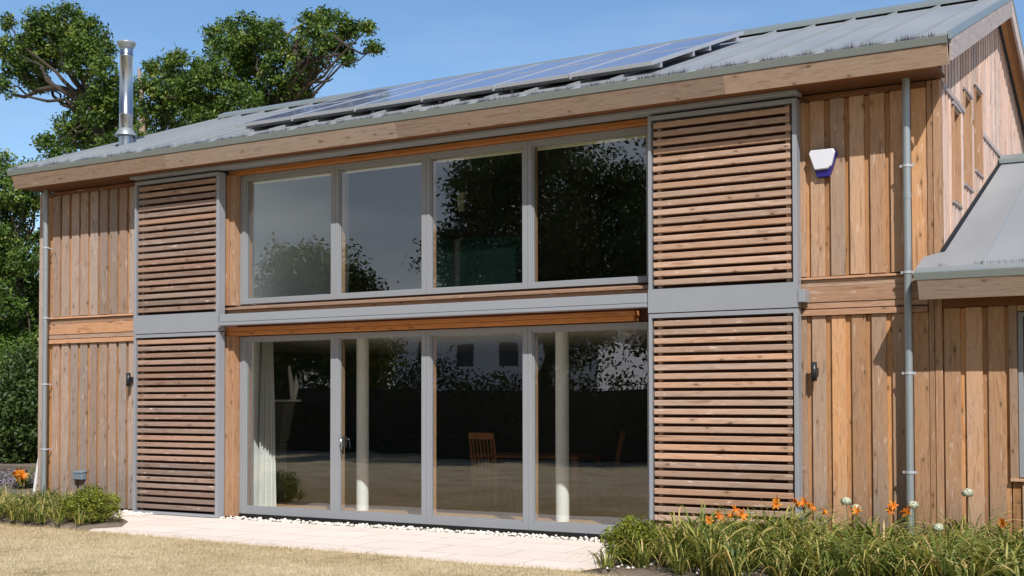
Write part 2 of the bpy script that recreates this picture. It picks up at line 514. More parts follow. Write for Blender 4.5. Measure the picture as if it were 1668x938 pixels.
# grass of the lawn
def grass():
    n = 150000
    x = rng.uniform(-3, 13.5, n)
    y = -1.9-np.abs(rng.normal(0, 1, n))*2.2
    edge = np.interp(x, [-3, 3.2, 3.45, 4.6, 6.1, 7.6, 9.0, 10.1, 10.5, 11, 11.8, 13.5], [-1.93, -1.95, -2.03, -2.02, -2.12, -2.12, -2.27, -2.26, -2.36, -2.6, -2.9, -3.0])
    edge = edge+.035*np.sin(x*5.3)+.03*np.sin(x*13.1+1)
    k = y < edge
    x, y = x[k], y[k]; edge = edge[k]; n = len(x)
    near = np.exp(-(edge-y)/.10)
    h = rng.uniform(.012, .032, n)*(1+.9*near)
    patch = .5+.5*np.sin(x*1.9+np.sin(y*2.3)*1.5)*np.sin(y*2.7+x*.6)
    a = rng.uniform(0, 2*np.pi, n)
    w = rng.uniform(.0016, .0032, n)
    lean = rng.uniform(.2, 1.1, n)*h
    b = rng.uniform(0, 2*np.pi, n)
    v = np.zeros((n, 3, 3))
    v[:, 0] = np.stack([x-np.cos(a)*w, y-np.sin(a)*w, np.full(n, -.031)], 1)
    v[:, 1] = np.stack([x+np.cos(a)*w, y+np.sin(a)*w, np.full(n, -.031)], 1)
    v[:, 2] = np.stack([x+np.cos(b)*lean, y+np.sin(b)*lean, h-.03], 1)
    patch2 = np.clip(.5+.9*np.sin(x*.9+y*1.7+np.sin(x*2.9)*1.2)*np.sin(y*1.1-x*.7+np.sin(y*4.1)), 0, 1)
    r = rng.uniform(0, .46, n)+.26*patch+.2*patch2-.06
    r = np.clip(r, 0, .86)
    tuft = rng.uniform(0, 1, (260, 2))*np.array([16.5, 3.2])+np.array([-3, -5.2])
    dmin = np.full(n, 9.0)
    for q in tuft: dmin = np.minimum(dmin, (x-q[0])**2+(y-q[1])**2)
    v[:, 2, 2] += np.where(dmin < .0025, rng.uniform(0, .035, n), 0)
    near = np.maximum(near, .35*(dmin < .0025))
    r = np.where(rng.random(n) < .05+.5*near, rng.uniform(.86, 1, n), np.clip(r, 0, .86))
    o = mesh_np('lawn_grass', v.reshape(-1, 3), n, 3, M['blades'], rnd=r)
    tag(o, 'short parched straw-coloured lawn grass', 'grass', kind='stuff')


grass()

def pebbles():
    m = MB()
    ico = [(0, 0, 1), (.9, 0, .3), (.28, .85, .3), (-.73, .53, .3), (-.73, -.53, .3), (.28, -.85, .3), (.73, .53, -.35), (-.28, .85, -.35), (-.9, 0, -.35), (-.28, -.85, -.35), (.73, -.53, -.35)]
    fc = [(0, 1, 2), (0, 2, 3), (0, 3, 4), (0, 4, 5), (0, 5, 1), (1, 6, 2), (2, 7, 3), (3, 8, 4), (4, 9, 5), (5, 10, 1), (6, 7, 2), (7, 8, 3), (8, 9, 4), (9, 10, 5), (10, 6, 1)]
    def stone(x, y, z, s):
        a = random.uniform(0, 6.28); sx, sy, sz = s*random.uniform(.8, 1.3), s*random.uniform(.7, 1.1), s*random.uniform(.5, .8)
        m.add([(x+(p[0]*math.cos(a)-p[1]*math.sin(a))*sx, y+(p[0]*math.sin(a)+p[1]*math.cos(a))*sy, z+p[2]*sz) for p in ico], fc, None, True)
    for i in range(850):
        stone(random.uniform(1.7, 10.2), random.uniform(-.15, .10), -.012+random.uniform(-.01, .012), random.uniform(.011, .028))
    for i in range(260):
        stone(random.uniform(10.4, 16.5), random.uniform(-2.5, -.2), .045+random.uniform(-.01, .01), random.uniform(.012, .032))
    for i in range(160):
        stone(random.uniform(1.2, 2.6), random.uniform(-.5, -.1), .0, random.uniform(.015, .035))
    tag(m.build('pebbles', M['pebble']), 'white rounded pebbles along the foot of the glazing and between the plants', 'pebbles', kind='stuff')
    MB().box(1.5, 10.3, -.155, .10, -.06, -.025).build('drain_strip', M['soil'])['kind'] = 'structure'


pebbles()

# ------------------------------------------------------------------ the house
SL = .374                       # roof slope
GY, GZ = -.62, 4.908            # outer top edge of the gutter
XL, XR = .03, 13.15             # roof ends
RY = 3.80                       # ridge
def rz(y): return 4.918+SL*(y-GY) if y <= RY else 4.918+SL*(2*RY-y-GY)

house = empty('house', (6.5, 0, 0), 'two-storey larch-clad house with grey metal roof and a wall of glass', 'house')
HM = Matrix.Translation((-6.5, 0, 0))
class PB(MB):
    """a part of the house, drawn in world metres"""
    def part(s, name, mat, parent=None, bevel=0):
        o = s.build(name, mat, parent or house, bevel)
        if (parent or house) is house: o.location = (-6.5, 0, 0)
        return o


# carcass walls with openings (dark membrane behind the boards)
carc = painted('wall_membrane', (84, 50, 38), .9)
BW = .034      # how far the membrane lies behind the cladding face
w = PB()
w.box(.02, 3.80, .05, .20, 0, 4.66); w.box(9.94, 12.92, .05, .20, 0, 4.66)
w.box(3.80, 9.94, .15, .26, 2.42, 2.84); w.box(3.80, 9.94, .145, .26, 4.60, 4.68)
# left gable wall, rear wall
w.prism([(.2, 0), (7.58, 0), (7.58, 4.66), (RY, rz(RY)-.2), (.2, rz(.2)-.2)], .03, .2, 0)
w.box(.2, 12.7, 7.4, 7.56, 0, 4.7)
w.part('wall', carc)
# right gable wall with its three window slots
WIN = [(.70, 1.12, 3.58, 4.56), (1.40, 1.87, 3.865, 4.87), (2.15, 2.62, 4.14, 5.09)]
ys = sorted({.2, 7.58, RY}.union({q for wn in WIN for q in wn[:2]}))
w = PB()
for a, b in zip(ys, ys[1:]):
    hole = [wn for wn in WIN if wn[0] <= a+1e-6 and b <= wn[1]+1e-6]
    top = [(a, rz(a)-.2), (b, rz(b)-.2)]
    if hole:
        wn = hole[0]
        w.box(12.72, 12.90, a, b, 0, wn[2])
        w.prism([(a, wn[3]), (b, wn[3]), (b, rz(b)-.2), (a, rz(a)-.2)], 12.72, 12.90, 0)
    else:
        w.prism([(a, 0), (b, 0), (b, rz(b)-.2), (a, rz(a)-.2)], 12.72, 12.90, 0)
w.part('wall', carc)

# --- front cladding: wide top boards over narrower visible under-boards
def board_wall(x0, x1, z0, z1, centres, width, mat, recmat, y=0.0):
    a = PB()
    for c in centres:
        l, r_ = max(c-width/2, x0), min(c+width/2, x1)
        if r_-l < .02: continue
        j = random.uniform(-.003, .003)
        a.box(l+random.uniform(-.004, .004), r_+random.uniform(-.004, .004), y+j, y+.024+j, z0+random.uniform(-.004, .004), z1)
    a.part('cladding', mat, bevel=.002)
    b = PB()
    cs = [x0-.1]+list(centres)+[x1+.1]
    for p, q in zip(cs, cs[1:]):
        l, r_ = max((p+q)/2-.09, x0), min((p+q)/2+.09, x1)
        if r_-l < .02: continue
        b.box(l, r_, y+.030, y+.049, z0+.004, z1-.004)
    b.part('cladding', recmat)


LC = [.36+.2*i for i in range(17)]
board_wall(.10, 2.24, 2.80, 4.60, LC, .147, M['boards_left'], M['recess'])
board_wall(.10, 2.24, .02, 2.395, LC, .147, M['boards_left'], M['recess'])
RC = [9.78+.2*i-.03 for i in range(16)]
RC = [c for c in RC if c < 12.8]
RC = [11.745-.2*i for i in range(1, 10)][::-1]+[11.745+.2*i for i in range(6)]
board_wall(11.52, 12.815, 2.80, 4.60, RC, .143, M['boards'], M['recess'])
board_wall(11.52, 12.815, .02, 2.395, RC, .143, M['boards'], M['recess'])
# horizontal rails between the storeys and under the eaves
for (x0, x1) in ((.10, 2.24), (11.52, 12.815)):
    PB().hexa([(x0, -.035, 2.765), (x1, -.035, 2.765), (x1, .03, 2.765), (x0, .03, 2.765), (x0, -.028, 2.785), (x1, -.028, 2.785), (x1, .03, 2.80), (x0, .03, 2.80)]).part('storey_rail', M['rail'], bevel=.003)
    for ya, za, zb in ((-.004, 2.690, 2.763), (-.012, 2.535, 2.688), (-.002, 2.470, 2.533)):
        PB().box(x0, x1, ya, .03, za, zb).part('storey_rail', M['rail'], bevel=.003)
    PB().hexa([(x0, -.030, 2.398), (x1, -.030, 2.398), (x1, .03, 2.398), (x0, .03, 2.398), (x0, -.022, 2.455), (x1, -.022, 2.455), (x1, .03, 2.468), (x0, .03, 2.468)]).part('storey_rail', M['rail'], bevel=.003)
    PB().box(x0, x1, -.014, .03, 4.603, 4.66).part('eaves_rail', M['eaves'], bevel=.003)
for q in ((12.822, 12.872, -.006, .03, .02, 4.66), (12.878, 12.945, -.010, .05, .02, 4.66), (12.905, 12.948, .052, .13, 2.6, 4.70)):
    PB().box(*q).part('corner_post', M['gable_jamb'], bevel=.003)
for q in ((-.005, .09, -.006, .03, .02, 4.66), (-.022, .02, .035, .20, .02, 4.72)):
    PB().box(*q).part('corner_post', M['boards_left'], bevel=.003)

# --- right gable cladding
def gable():
    a, b, rl = PB(), PB(), PB()
    def segs(y0, y1):
        """the free heights of a board between the wing roof, the floor band and the verge, round the windows"""
        ym = (y0+y1)/2
        lo = max(2.6, min(4.48, 2.955+.383*(ym+.082))-.02) if ym < 8 else 2.6
        out = [(lo, 4.605), (4.665, rz(ym)-.12)]
        for wn in WIN:
            if y1 > wn[0]-.02 and y0 < wn[1]+.02:
                n_ = []
                for l, h in out:
                    if wn[2] > l: n_.append((l, min(h, wn[2]-.03)))
                    if wn[3] < h: n_.append((max(l, wn[3]+.03), h))
                out = [s_ for s_ in n_ if s_[1]-s_[0] > .03]
        return [s_ for s_ in out if s_[1] > s_[0]]
    y = .15
    while y < 7.5:
        for l, h in segs(y, y+.125): a.box(12.925, 12.948, y, y+.112, l, h)
        for l, h in segs(y+.10, y+.2): b.box(12.901, 12.912, y+.095, y+.205, l, h)
        y += .18
    a.part('cladding', M['gable'], bevel=.002); b.part('cladding', M['gable_recess'])
    for q in ((.10, 1.38), (2.68, 4.22)): PB().box(12.90, 12.966, q[0], q[1], 4.608, 4.662).part('storey_rail', M['verge'], bevel=.003)
    for wn in WIN:
        PB().box(12.90, 12.966, wn[0]-.03, wn[1]+.03, wn[3]+.002, wn[3]+.035).part('window_head', M['verge'], bevel=.003)
        PB().box(12.90, 12.966, wn[0]-.03, wn[1]+.03, wn[2]-.035, wn[2]-.002).part('window_sill', M['verge'], bevel=.003)
    for wn in WIN:
        wf = PB()
        for q in (wn[0], wn[1]):
            s_ = .028 if q == wn[0] else -.028
            wf.box(12.722, 12.96, min(q, q+s_), max(q, q+s_), wn[2], wn[3])
        wf.box(12.722, 12.95, wn[0]+.03, wn[1]-.03, wn[3]-.03, wn[3]-.001)
        wf.box(12.722, 12.95, wn[0]+.03, wn[1]-.03, wn[2]+.001, wn[2]+.03)
        wo = wf.part('window', M['gable_jamb'], bevel=.003)
        fr = MB()
        fr.box(12.75, 12.79, wn[0]+.03, wn[0]+.07, wn[2]+.03, wn[3]-.03); fr.box(12.75, 12.79, wn[1]-.07, wn[1]-.03, wn[2]+.03, wn[3]-.03)
        fr.box(12.75, 12.79, wn[0]+.07, wn[1]-.07, wn[2]+.03, wn[2]+.07); fr.box(12.75, 12.79, wn[0]+.07, wn[1]-.07, wn[3]-.07, wn[3]-.03)
        fr.build('frame', M['greyframe'], wo)
        MB().box(12.765, 12.772, wn[0]+.07, wn[1]-.07, wn[2]+.07, wn[3]-.07).build('pane', M['glass'], wo)


gable()

# --- roof
RF = PB()
T = .06
y0, y1 = GY+.10, 2*RY-(GY+.10)
prof = [(y0, rz(y0)), (RY, rz(RY)), (y1, rz(y1)), (y1, rz(y1)-T), (RY, rz(RY)-T), (y0, rz(y0)-T)]
RF.prism(prof[::-1], XL+.03, XR-.03, 0)
x = XR-.30
while x > XL+.1:                       # standing seams
    for sgn in (0, 1):
        ya, yb = (y0+.01, RY-.12) if not sgn else (RY+.12, y1-.01)
        RF.hexa([(x-.010, ya, rz(ya)-.004), (x+.010, ya, rz(ya)-.004), (x+.010, yb, rz(yb)-.004), (x-.010, yb, rz(yb)-.004),
                 (x-.006, ya, rz(ya)+.034), (x+.006, ya, rz(ya)+.034), (x+.006, yb, rz(yb)+.034), (x-.006, yb, rz(yb)+.034)])
    x -= .53
roof = RF.part('roof', M['zinc'])
rc = MB()
rc.prism([(RY-.17, rz(RY-.17)+.03), (RY-.17, rz(RY-.17)+.085), (RY, rz(RY)+.105), (RY+.17, rz(RY+.17)+.085), (RY+.17, rz(RY+.17)+.03), (RY, rz(RY)+.03)], XL+.10, XR-.01, 0)
rc.build('ridge_cap', M['gutter'], roof, bevel=.004)
# verge: zinc strip over a barge board, both ends and both slopes
for xa, xb in ((XR-.028, XR), (XL, XL+.028)):
    vm, vw = PB(), PB()
    xo = .006 if xa > 5 else -.006
    for sgn in (0, 1):
        if not sgn: ya, yb = GY+.02, RY
        else: ya, yb = 2*RY-GY-.02, RY
        za, zb = rz(ya), rz(yb)
        v = [(xa+xo, ya, za-.055), (xb+xo, ya, za-.055), (xb+xo, yb, zb-.055), (xa+xo, yb, zb-.055), (xa+xo, ya, za+.022), (xb+xo, ya, za+.022), (xb+xo, yb, zb+.022), (xa+xo, yb, zb+.022)]
        vm.hexa(v if not sgn else [v[i] for i in (3, 2, 1, 0, 7, 6, 5, 4)])
        ya2 = ya+.09 if not sgn else ya-.09
        za2 = rz(ya2)
        v = [(xa, ya2, za2-.27), (xb, ya2, za2-.27), (xb, yb, zb-.27), (xa, yb, zb-.27), (xa, ya2, za2-.057), (xb, ya2, za2-.057), (xb, yb, zb-.057), (xa, yb, zb-.057)]
        vw.hexa(v if not sgn else [v[i] for i in (3, 2, 1, 0, 7, 6, 5, 4)])
    vm.part('verge_trim', M['gutter'], bevel=.003)
    vw.part('barge_board', M['verge'], bevel=.003)
# boarded underside of the verge
vs = PB()
for sgn in (0, 1):
    for xa in (12.99, 13.052):
        ya, yb = (GY+.13, RY-.01) if not sgn else (2*RY-GY-.13, RY+.01)
        xb = xa+.06
        v = [(xa, ya, rz(ya)-.21), (xb, ya, rz(ya)-.21), (xb, yb, rz(yb)-.21), (xa, yb, rz(yb)-.21), (xa, ya, rz(ya)-.185), (xb, ya, rz(ya)-.185), (xb, yb, rz(yb)-.185), (xa, yb, rz(yb)-.185)]
        vs.hexa(v if not sgn else [v[i] for i in (3, 2, 1, 0, 7, 6, 5, 4)])
vs.part('soffit', M['vsoffit'])
# eaves: gutter, fascia, soffit
g = PB()
gp = [(GY, GZ), (GY-.004, GZ-.004), (GY+.020, GZ-.066), (GY+.024, GZ-.07), (GY+.105, GZ-.07), (GY+.105, GZ-.066), (GY+.026, GZ-.066), (GY+.008, GZ-.02), (GY+.03, GZ-.006), (GY+.03, GZ)]
g.prism(gp, XL, XR-.03, 0)
g.box(XL, XL+.003, GY+.028, GY+.10, GZ-.065, GZ-.002); g.box(XR-.034, XR-.031, GY+.028, GY+.10, GZ-.065, GZ-.002)
gut = g.part('gutter', M['gutter'])
br_x = [XR-.55-.66*i for i in range(20) if XR-.55-.66*i > XL+.2]
for bx_ in br_x:
    MB().hexa([(bx_-.055, GY-.002, GZ+.001), (bx_+.055, GY-.002, GZ+.001), (bx_+.03, GY+.12, GZ+.042), (bx_-.03, GY+.12, GZ+.042),
               (bx_-.055, GY-.002, GZ+.006), (bx_+.055, GY-.002, GZ+.006), (bx_+.03, GY+.12, GZ+.047), (bx_-.03, GY+.12, GZ+.047)]).build('bracket', M['alu'], gut)
edges = [XR-.1]+br_x+[XL+.06]
for a_, b_ in zip(edges, edges[1:]):
    l, r_ = b_+.05, a_-.05
    if r_-l < .1: continue
    n = int((r_-l)*900)
    k = random.uniform(.55, 1.0)
    xs = rng.uniform(l, r_, n); an = rng.uniform(-1.2, 1.2, n)
    dens = .5+.5*np.sin(xs*9+random.uniform(0, 6))*np.sin(xs*23)
    ln = rng.uniform(.06, .135, n)*(.65+.35*k)*(.65+.4*dens)
    dx = rng.normal(0, .012, n)
    cy, cz = GY+.06, GZ-.02
    v = np.zeros((n, 3, 3))
    v[:, 0] = np.stack([xs-.0018, np.full(n, cy), np.full(n, cz)], 1)
    v[:, 1] = np.stack([xs+.0018, np.full(n, cy), np.full(n, cz)], 1)
    v[:, 2] = np.stack([xs+dx, cy+np.sin(an)*ln, cz+np.cos(an)*ln], 1)
    mesh_np('gutter_brush', v.reshape(-1, 3), n, 3, M['bristle'], gut, np.zeros(n))
f_ = PB()
xs_ = [XL+.06, 3.15, 6.9, 10.95, XR-.03]
for a_, b_ in zip(xs_, xs_[1:]): f_.hexa([(a_, -.520, 4.652), (b_-.002, -.520, 4.652), (b_-.002, -.49, 4.66), (a_, -.49, 4.66), (a_, -.590, GZ-.074), (b_-.002, -.590, GZ-.074), (b_-.002, -.55, GZ-.074), (a_, -.55, GZ-.074)])
f_.part('fascia', M['fascia'], bevel=.003)
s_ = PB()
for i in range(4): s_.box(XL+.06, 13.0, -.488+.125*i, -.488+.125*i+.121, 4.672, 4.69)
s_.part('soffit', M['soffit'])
# sliding-track under the soffit
PB().box(2.2, 11.62, -.30, -.10, 4.635, 4.670).part('track', M['grey'], bevel=.003)
k_ = PB(); k_.box(3.83, 9.945, -.235, -.10, 2.59, 2.695); k_.box(3.80, 9.945, -.238, -.10, 2.545, 2.586)
k_.part('floor_beam', M['grey'], bevel=.004)
# timber head, sill and jamb boards round the glazing
t_ = PB()
t_.box(3.72, 9.94, .03, .14, 4.596, 4.655)
t_.part('window_head', M['fresh_rail'], bevel=.003)
t_ = PB()
t_.hexa([(3.72, -.02, 2.765), (9.94, -.02, 2.765), (9.94, .14, 2.765), (3.72, .14, 2.765), (3.72, -.02, 2.795), (9.94, -.02, 2.795), (9.94, .14, 2.825), (3.72, .14, 2.825)])
t_.box(3.72, 9.94, .02, .14, 2.70, 2.763)
t_.part('window_sill', M['rail'], bevel=.003)
t_ = PB()
t_.box(3.72, 9.72, -.02, .14, 2.478, 2.53); t_.box(3.72, 9.70, .0, .14, 2.424, 2.474)
t_.part('window_head', M['fresh_rail'], bevel=.003)
for z0, z1 in ((2.83, 4.595), (.0, 2.42)):
    PB().box(3.63, 3.765, -.01, .045, z0, z1).part('window_jamb', M['gable_jamb'], bevel=.003)
    PB().box(3.768, 3.842, .02, .15, z0, z1).part('window_jamb', M['gable_jamb'], bevel=.003)
    PB().box(9.88, 9.935, .02, .15, z0, z1).part('window_jamb', M['gable_jamb'], bevel=.003)

# --- glazing: four leaves above, four folding doors below
LEAF = [(3.848, 5.466), (5.469, 6.871), (6.874, 8.293), (8.296, 9.875)]
def leaf(name, x0, x1, z0, z1, first, bottom, handle=False):
    fw = .098
    f = PB()
    ya, yb = .124, .195
    xa = x0
    if first:
        f.box(x0, x0+.045, ya+.012, yb, z0, z1); xa = x0+.048
    f.box(xa, xa+.055, ya, yb, z0, z1); f.box(x1-.068, x1, ya, yb, z0, z1)
    f.box(xa+.055, x1-.068, ya, yb, z1-.065, z1); f.box(xa+.055, x1-.068, ya, yb, z0, z0+bottom)
    # glazing bead
    f.box(xa+.055, xa+.070, ya+.018, yb-.005, z0+bottom, z1-.065); f.box(x1-.080, x1-.068, ya+.018, yb-.005, z0+bottom, z1-.065)
    f.box(xa+.07, x1-.08, ya+.018, yb-.005, z0+bottom, z0+bottom+.012); f.box(xa+.07, x1-.08, ya+.018, yb-.005, z1-.077, z1-.065)
    o = f.part(name, M['greyframe'], bevel=.003)
    p = MB()
    # each pane hangs a hair differently in its frame
    t1 = random.uniform(-.0022, .0022); t2 = random.uniform(-.0018, .0018)
    l, r_, b, t = xa+.062, x1-.075, z0+bottom+.005, z1-.07
    def yy(x_, z_): return ya+.035+t1*(x_-(l+r_)/2)+t2*(z_-(b+t)/2)
    p.add([(l, yy(l, b), b), (r_, yy(r_, b), b), (r_, yy(r_, t), t), (l, yy(l, t), t)], [(0, 1, 2, 3)])
    p.build('pane', M['glass'], o)
    # inner timber lining of the leaf
    MB().box(xa+.01, xa+.07, yb+.002, yb+.05, z0+.02, z1-.02).build('lining', M['gable_jamb'], o)
    MB().box(x1-.085, x1-.02, yb+.002, yb+.05, z0+.02, z1-.02).build('lining', M['gable_jamb'], o)
    if handle:
        h = MB()
        hx = x0+.125
        h.box(hx-.012, hx+.012, ya-.004, ya+.03, .96, 1.09)
        h.tube([(hx, ya, 1.06), (hx, ya-.045, 1.06), (hx+.008, ya-.05, 1.05), (hx+.025, ya-.05, .97), (hx+.028, ya-.048, .93)], .008, 8)
        h.build('handle', M['steel'], o)
    return o


for i, (a_, b_) in enumerate(LEAF):
    leaf('window', a_, b_, 2.848, 4.592, i == 0, .065)
    leaf('folding_door', a_, b_, .035, 2.412, i == 0, .095, i == 1)
PB().box(3.85, 9.87, .13, .22, -.02, .033).part('threshold', M['black'])

# --- inside, as far as the glass shows it
fl = PB(); fl.box(.2, 12.7, .222, 7.4, -.05, .012); fl.part('floor', M['oakfloor'])
PB().box(.2, 12.7, .27, 7.4, 2.47, 2.72).part('upper_floor', M['white'])
PB().box(3.26, 3.36, .27, 1.12, .012, 2.47).part('partition', M['white'])
PB().box(9.96, 10.06, .27, 7.2, .012, 2.47).part('partition', M['interior'])
PB().prism([(.27, 2.72), (3.0, 2.72), (3.0, rz(3.0)-.35), (.27, rz(.27)-.35)], 3.40, 3.50, 0).part('partition', M['white'])
PB().prism([(.27, 2.72), (5.19, 2.72), (5.19, rz(5.19)-.35), (RY, rz(RY)-.35), (.27, rz(.27)-.35)], 10.3, 10.4, 0).part('partition', M['interior'])
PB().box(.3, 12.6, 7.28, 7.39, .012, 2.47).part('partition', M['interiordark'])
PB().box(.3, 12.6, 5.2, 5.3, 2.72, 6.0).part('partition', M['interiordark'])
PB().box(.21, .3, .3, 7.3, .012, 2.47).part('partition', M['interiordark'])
ce = PB()
for ya, yb in ((.27, RY), (RY, 7.4)):
    v = [(.2, ya, rz(ya)-.34), (12.7, ya, rz(ya)-.34), (12.7, yb, rz(yb)-.34), (.2, yb, rz(yb)-.34)]
    ce.hexa(v+[(p[0], p[1], p[2]+.06) for p in v])
ce.part('sloping_ceiling', M['interior'])
for cx, cy in ((4.89, 1.50), (8.06, 1.46)):
    MB().lathe((cx-6.5, cy, .0125), [(.086, 0), (.086, 2.457)], 32).build('column', M['white'], house)
PB().box(6.72, 8.10, .46, .472, 2.75, 3.55).part('glass_balustrade', M['balglass'])
PB().box(3.7, 9.93, .25, .31, 4.50, 4.56).part('blind_case', M['cream'])
PB().box(5.10, 5.60, 3.9, 3.96, 2.73, 5.0).part('inner_door', M['doorwood'])
PB().box(5.65, 7.3, 4.2, 4.26, 2.73, 4.75).part('inner_door', M['doorwood'])
MB().prism([(-.05, 0), (.05, 0), (.07, .30), (-.07, .30)], -.04, .04, 1).build('inner_lamp', M['cream'], house, loc=(4.98-6.5, 4.0, 4.55))

# --- rainwater pipes
for px, z0 in ((.285, -.03), (12.655, -.03)):
    d = PB()
    d.tube([(px, -.13, z0), (px, -.13, 4.69)], .037, 16)
    d.tube([(px, -.13, 3.5), (px, -.13, 3.56)], .040, 16)
    dp = d.part('downpipe', M['pipe'])
    for z in (3.82, 2.78, 1.80, .84):
        b = MB()
        b.tube([(px, -.13, z-.012), (px, -.13, z+.012)], .0435, 16)
        b.box(px-.066, px-.040, -.14, -.12, z-.012, z+.012); b.box(px+.040, px+.066, -.14, -.12, z-.012, z+.012)
        b.box(px-.008, px+.008, -.085, -.0, z-.008, z+.008)
        b.build('bracket', M['alu'], dp)

# --- flue
fy, fx = .865, .86
fz = rz(fy)-.05
fl_ = PB()
fl_.lathe((fx, fy, 0), [(.103, fz-.07), (.103, fz+.20)], 28)
fl_.lathe((fx, fy, 0), [(.100, fz+.22), (.100, fz+.50), (.1035, fz+.505), (.1035, fz+.53), (.100, fz+.535), (.100, fz+1.40), (.104, fz+1.405), (.104, fz+1.43), (.098, fz+1.435), (.098, fz+1.53)], 28)
flue = fl_.part('flue', M['steel'])
MB().lathe((fx, fy, 0), [(.101, fz+.30), (.112, fz+.285), (.170, fz+.195), (.170, fz+.185), (.162, fz+.185), (.102, fz+.21)], 28).build('storm_collar', M['pipe'], flue)
MB().lathe((fx, fy, 0), [(.095, fz+1.535), (.112, fz+1.55), (.134, fz+1.60), (.146, fz+1.615), (.146, fz+1.635), (.125, fz+1.64), (.08, fz+1.61), (.02, fz+1.60)], 28).build('cap', M['pipe'], flue)

# ------------------------------------------------------------------ sliding louvre screens
def screen(name, x0, x1, z0, z1, plate, label, mat):
    root = empty(name, (x0, -.194, z0), label, 'shutter', 'louvred screens on the front wall')
    W, H = x1-x0, z1-z0
    D = .13
    f = MB()
    f.box(0, .035, 0, D, 0, H); f.box(W-.045, W, 0, D, 0, H)
    f.box(.035, W-.045, 0, D, H-.045, H); f.box(.035, W-.045, 0, D, 0, .035)
    f.build('frame', M['grey'], root, bevel=.003)
    s = MB()
    zb = .045
    if plate:
        p = MB(); p.box(-.002, W+.002, -.006, -.001, 0, .255); p.box(-.002, W+.002, -.004, .02, .2505, .256)
        p.build('plate', M['grey'], root)
        zb = .262
    z = H-.075-.055
    k = 0
    while z > zb-.006:
        e = random.uniform(-.004, .004)
        s.box(.050+e, W-.065+random.uniform(-.01, .006), .020+random.uniform(-.002, .002), .062, z-.004+random.uniform(-.002, .002), z+.0565)
        z -= .0945
    s.build('slats', mat, root, bevel=.006)
    for bx_ in (.085, W-.13):
        b = MB(); b.box(bx_, bx_+.045, .064, .104, zb-.01, H-.05)
        b.build('batten', mat, root)
    return root


SZ = 2.480
screen('louvre_screen', 2.19, 3.765, SZ, 4.611, True, 'upper left louvred timber screen between the left boards and the upstairs windows', M['slats_left'])
screen('louvre_screen', 2.19, 3.765, -.005, SZ-.012, False, 'lower left louvred timber screen beside the curtained glass door', M['slats_left'])
screen('louvre_screen', 9.956, 11.585, SZ, 4.611, True, 'upper right louvred timber screen beside the white and blue alarm box', M['slats'])
screen('louvre_screen', 9.956, 11.585, -.005, SZ-.012, False, 'lower right louvred timber screen rising behind the flower bed', M['slats'])
PB().box(11.59, 11.66, -.20, -.03, 2.53, 2.66).part('track_bracket', M['grey'], bevel=.004)

# ------------------------------------------------------------------ the low wing
wing = empty('house_wing', (13, 0, 0), 'single-storey timber wing with grey metal roof at the right end of the house', 'house')
WX = 20.0
def wz(y): return 2.955+.383*(y+.082) if y <= 4.05 else 2.955+.383*(8.1-y+.082)
class WB(MB):
    def part(s, name, mat, parent=None, bevel=0):
        o = s.build(name, mat, parent or wing, bevel)
        if parent is None: o.location = (-13, 0, 0)
        return o


m = WB(); m.box(12.95, 13.68, .05, .2, 0, 2.55); m.box(13.68, 15.4, .05, .2, 0, .78); m.box(13.68, 15.4, .05, .2, 2.38, 2.55); m.box(15.4, WX-.2, .05, .2, 0, 2.55)
m.prism([(.2, 0), (7.9, 0), (7.9, 2.55), (4.05, wz(4.05)-.2), (.2, wz(.2)-.2)], WX-.4, WX-.2, 0)
m.box(13, WX-.4, 7.7, 7.9, 0, 2.5)
m.part('wall', carc)
m = WB(); r2 = WB()
cs = [13.035+.199*i for i in range(3)]
cs2 = [15.55+.2*i for i in range(22)]
for c in cs+cs2: m.box(c-.074, c+.074, random.uniform(-.003, .003), .022, .02, 2.425)
for c in cs+[13.56]+cs2: r2.box(c-.19, c-.012, .025, .045, .03, 2.42)
for c in [13.72+.2*i for i in range(9)]: m.box(c-.074, c+.074, 0.002, .022, .02, .77)
r2.box(13.56, 15.42, .026, .046, .03, .765)
m.part('cladding', M['boards'], bevel=.002); r2.part('cladding', M['recess'])
m = WB(); m.box(12.95, WX-.2, -.008, .04, 2.43, 2.56)
m.part('wall_rail', M['soffit'], bevel=.003)
m = WB(); m.box(13.545, 13.615, -.016, .10, .79, 2.428); m.box(13.545, 15.5, -.03, .06, .772, .80); m.box(13.617, 15.45, -.012, .10, 2.372, 2.428); m.box(15.45, 15.52, -.016, .1, .80, 2.37)
wo = m.part('window', M['boards'], bevel=.003)
m = MB()
m.box(13.62, 13.665, .01, .075, .81, 2.365); m.box(15.40, 15.445, .01, .075, .81, 2.365); m.box(13.665, 15.40, .01, .075, .81, .855); m.box(13.665, 15.40, .01, .075, 2.32, 2.365)
m.box(14.50, 14.56, .01, .075, .855, 2.32)
m.build('frame', M['greyframe'], wo, bevel=.003)
MB().add([(13.665, .05, .855), (15.4, .05, .855), (15.4, .05, 2.32), (13.665, .05, 2.32)], [(0, 1, 2, 3)]).build('pane', M['glass'], wo)
MB().box(13.63, 15.44, .10, .12, .82, 2.36).build('blind', M['fabric'], wo)
m = WB()
prof = [(-.55, wz(-.55)), (4.05, wz(4.05)), (8.6, wz(8.6)), (8.6, wz(8.6)-.06), (4.05, wz(4.05)-.06), (-.55, wz(-.55)-.06)]
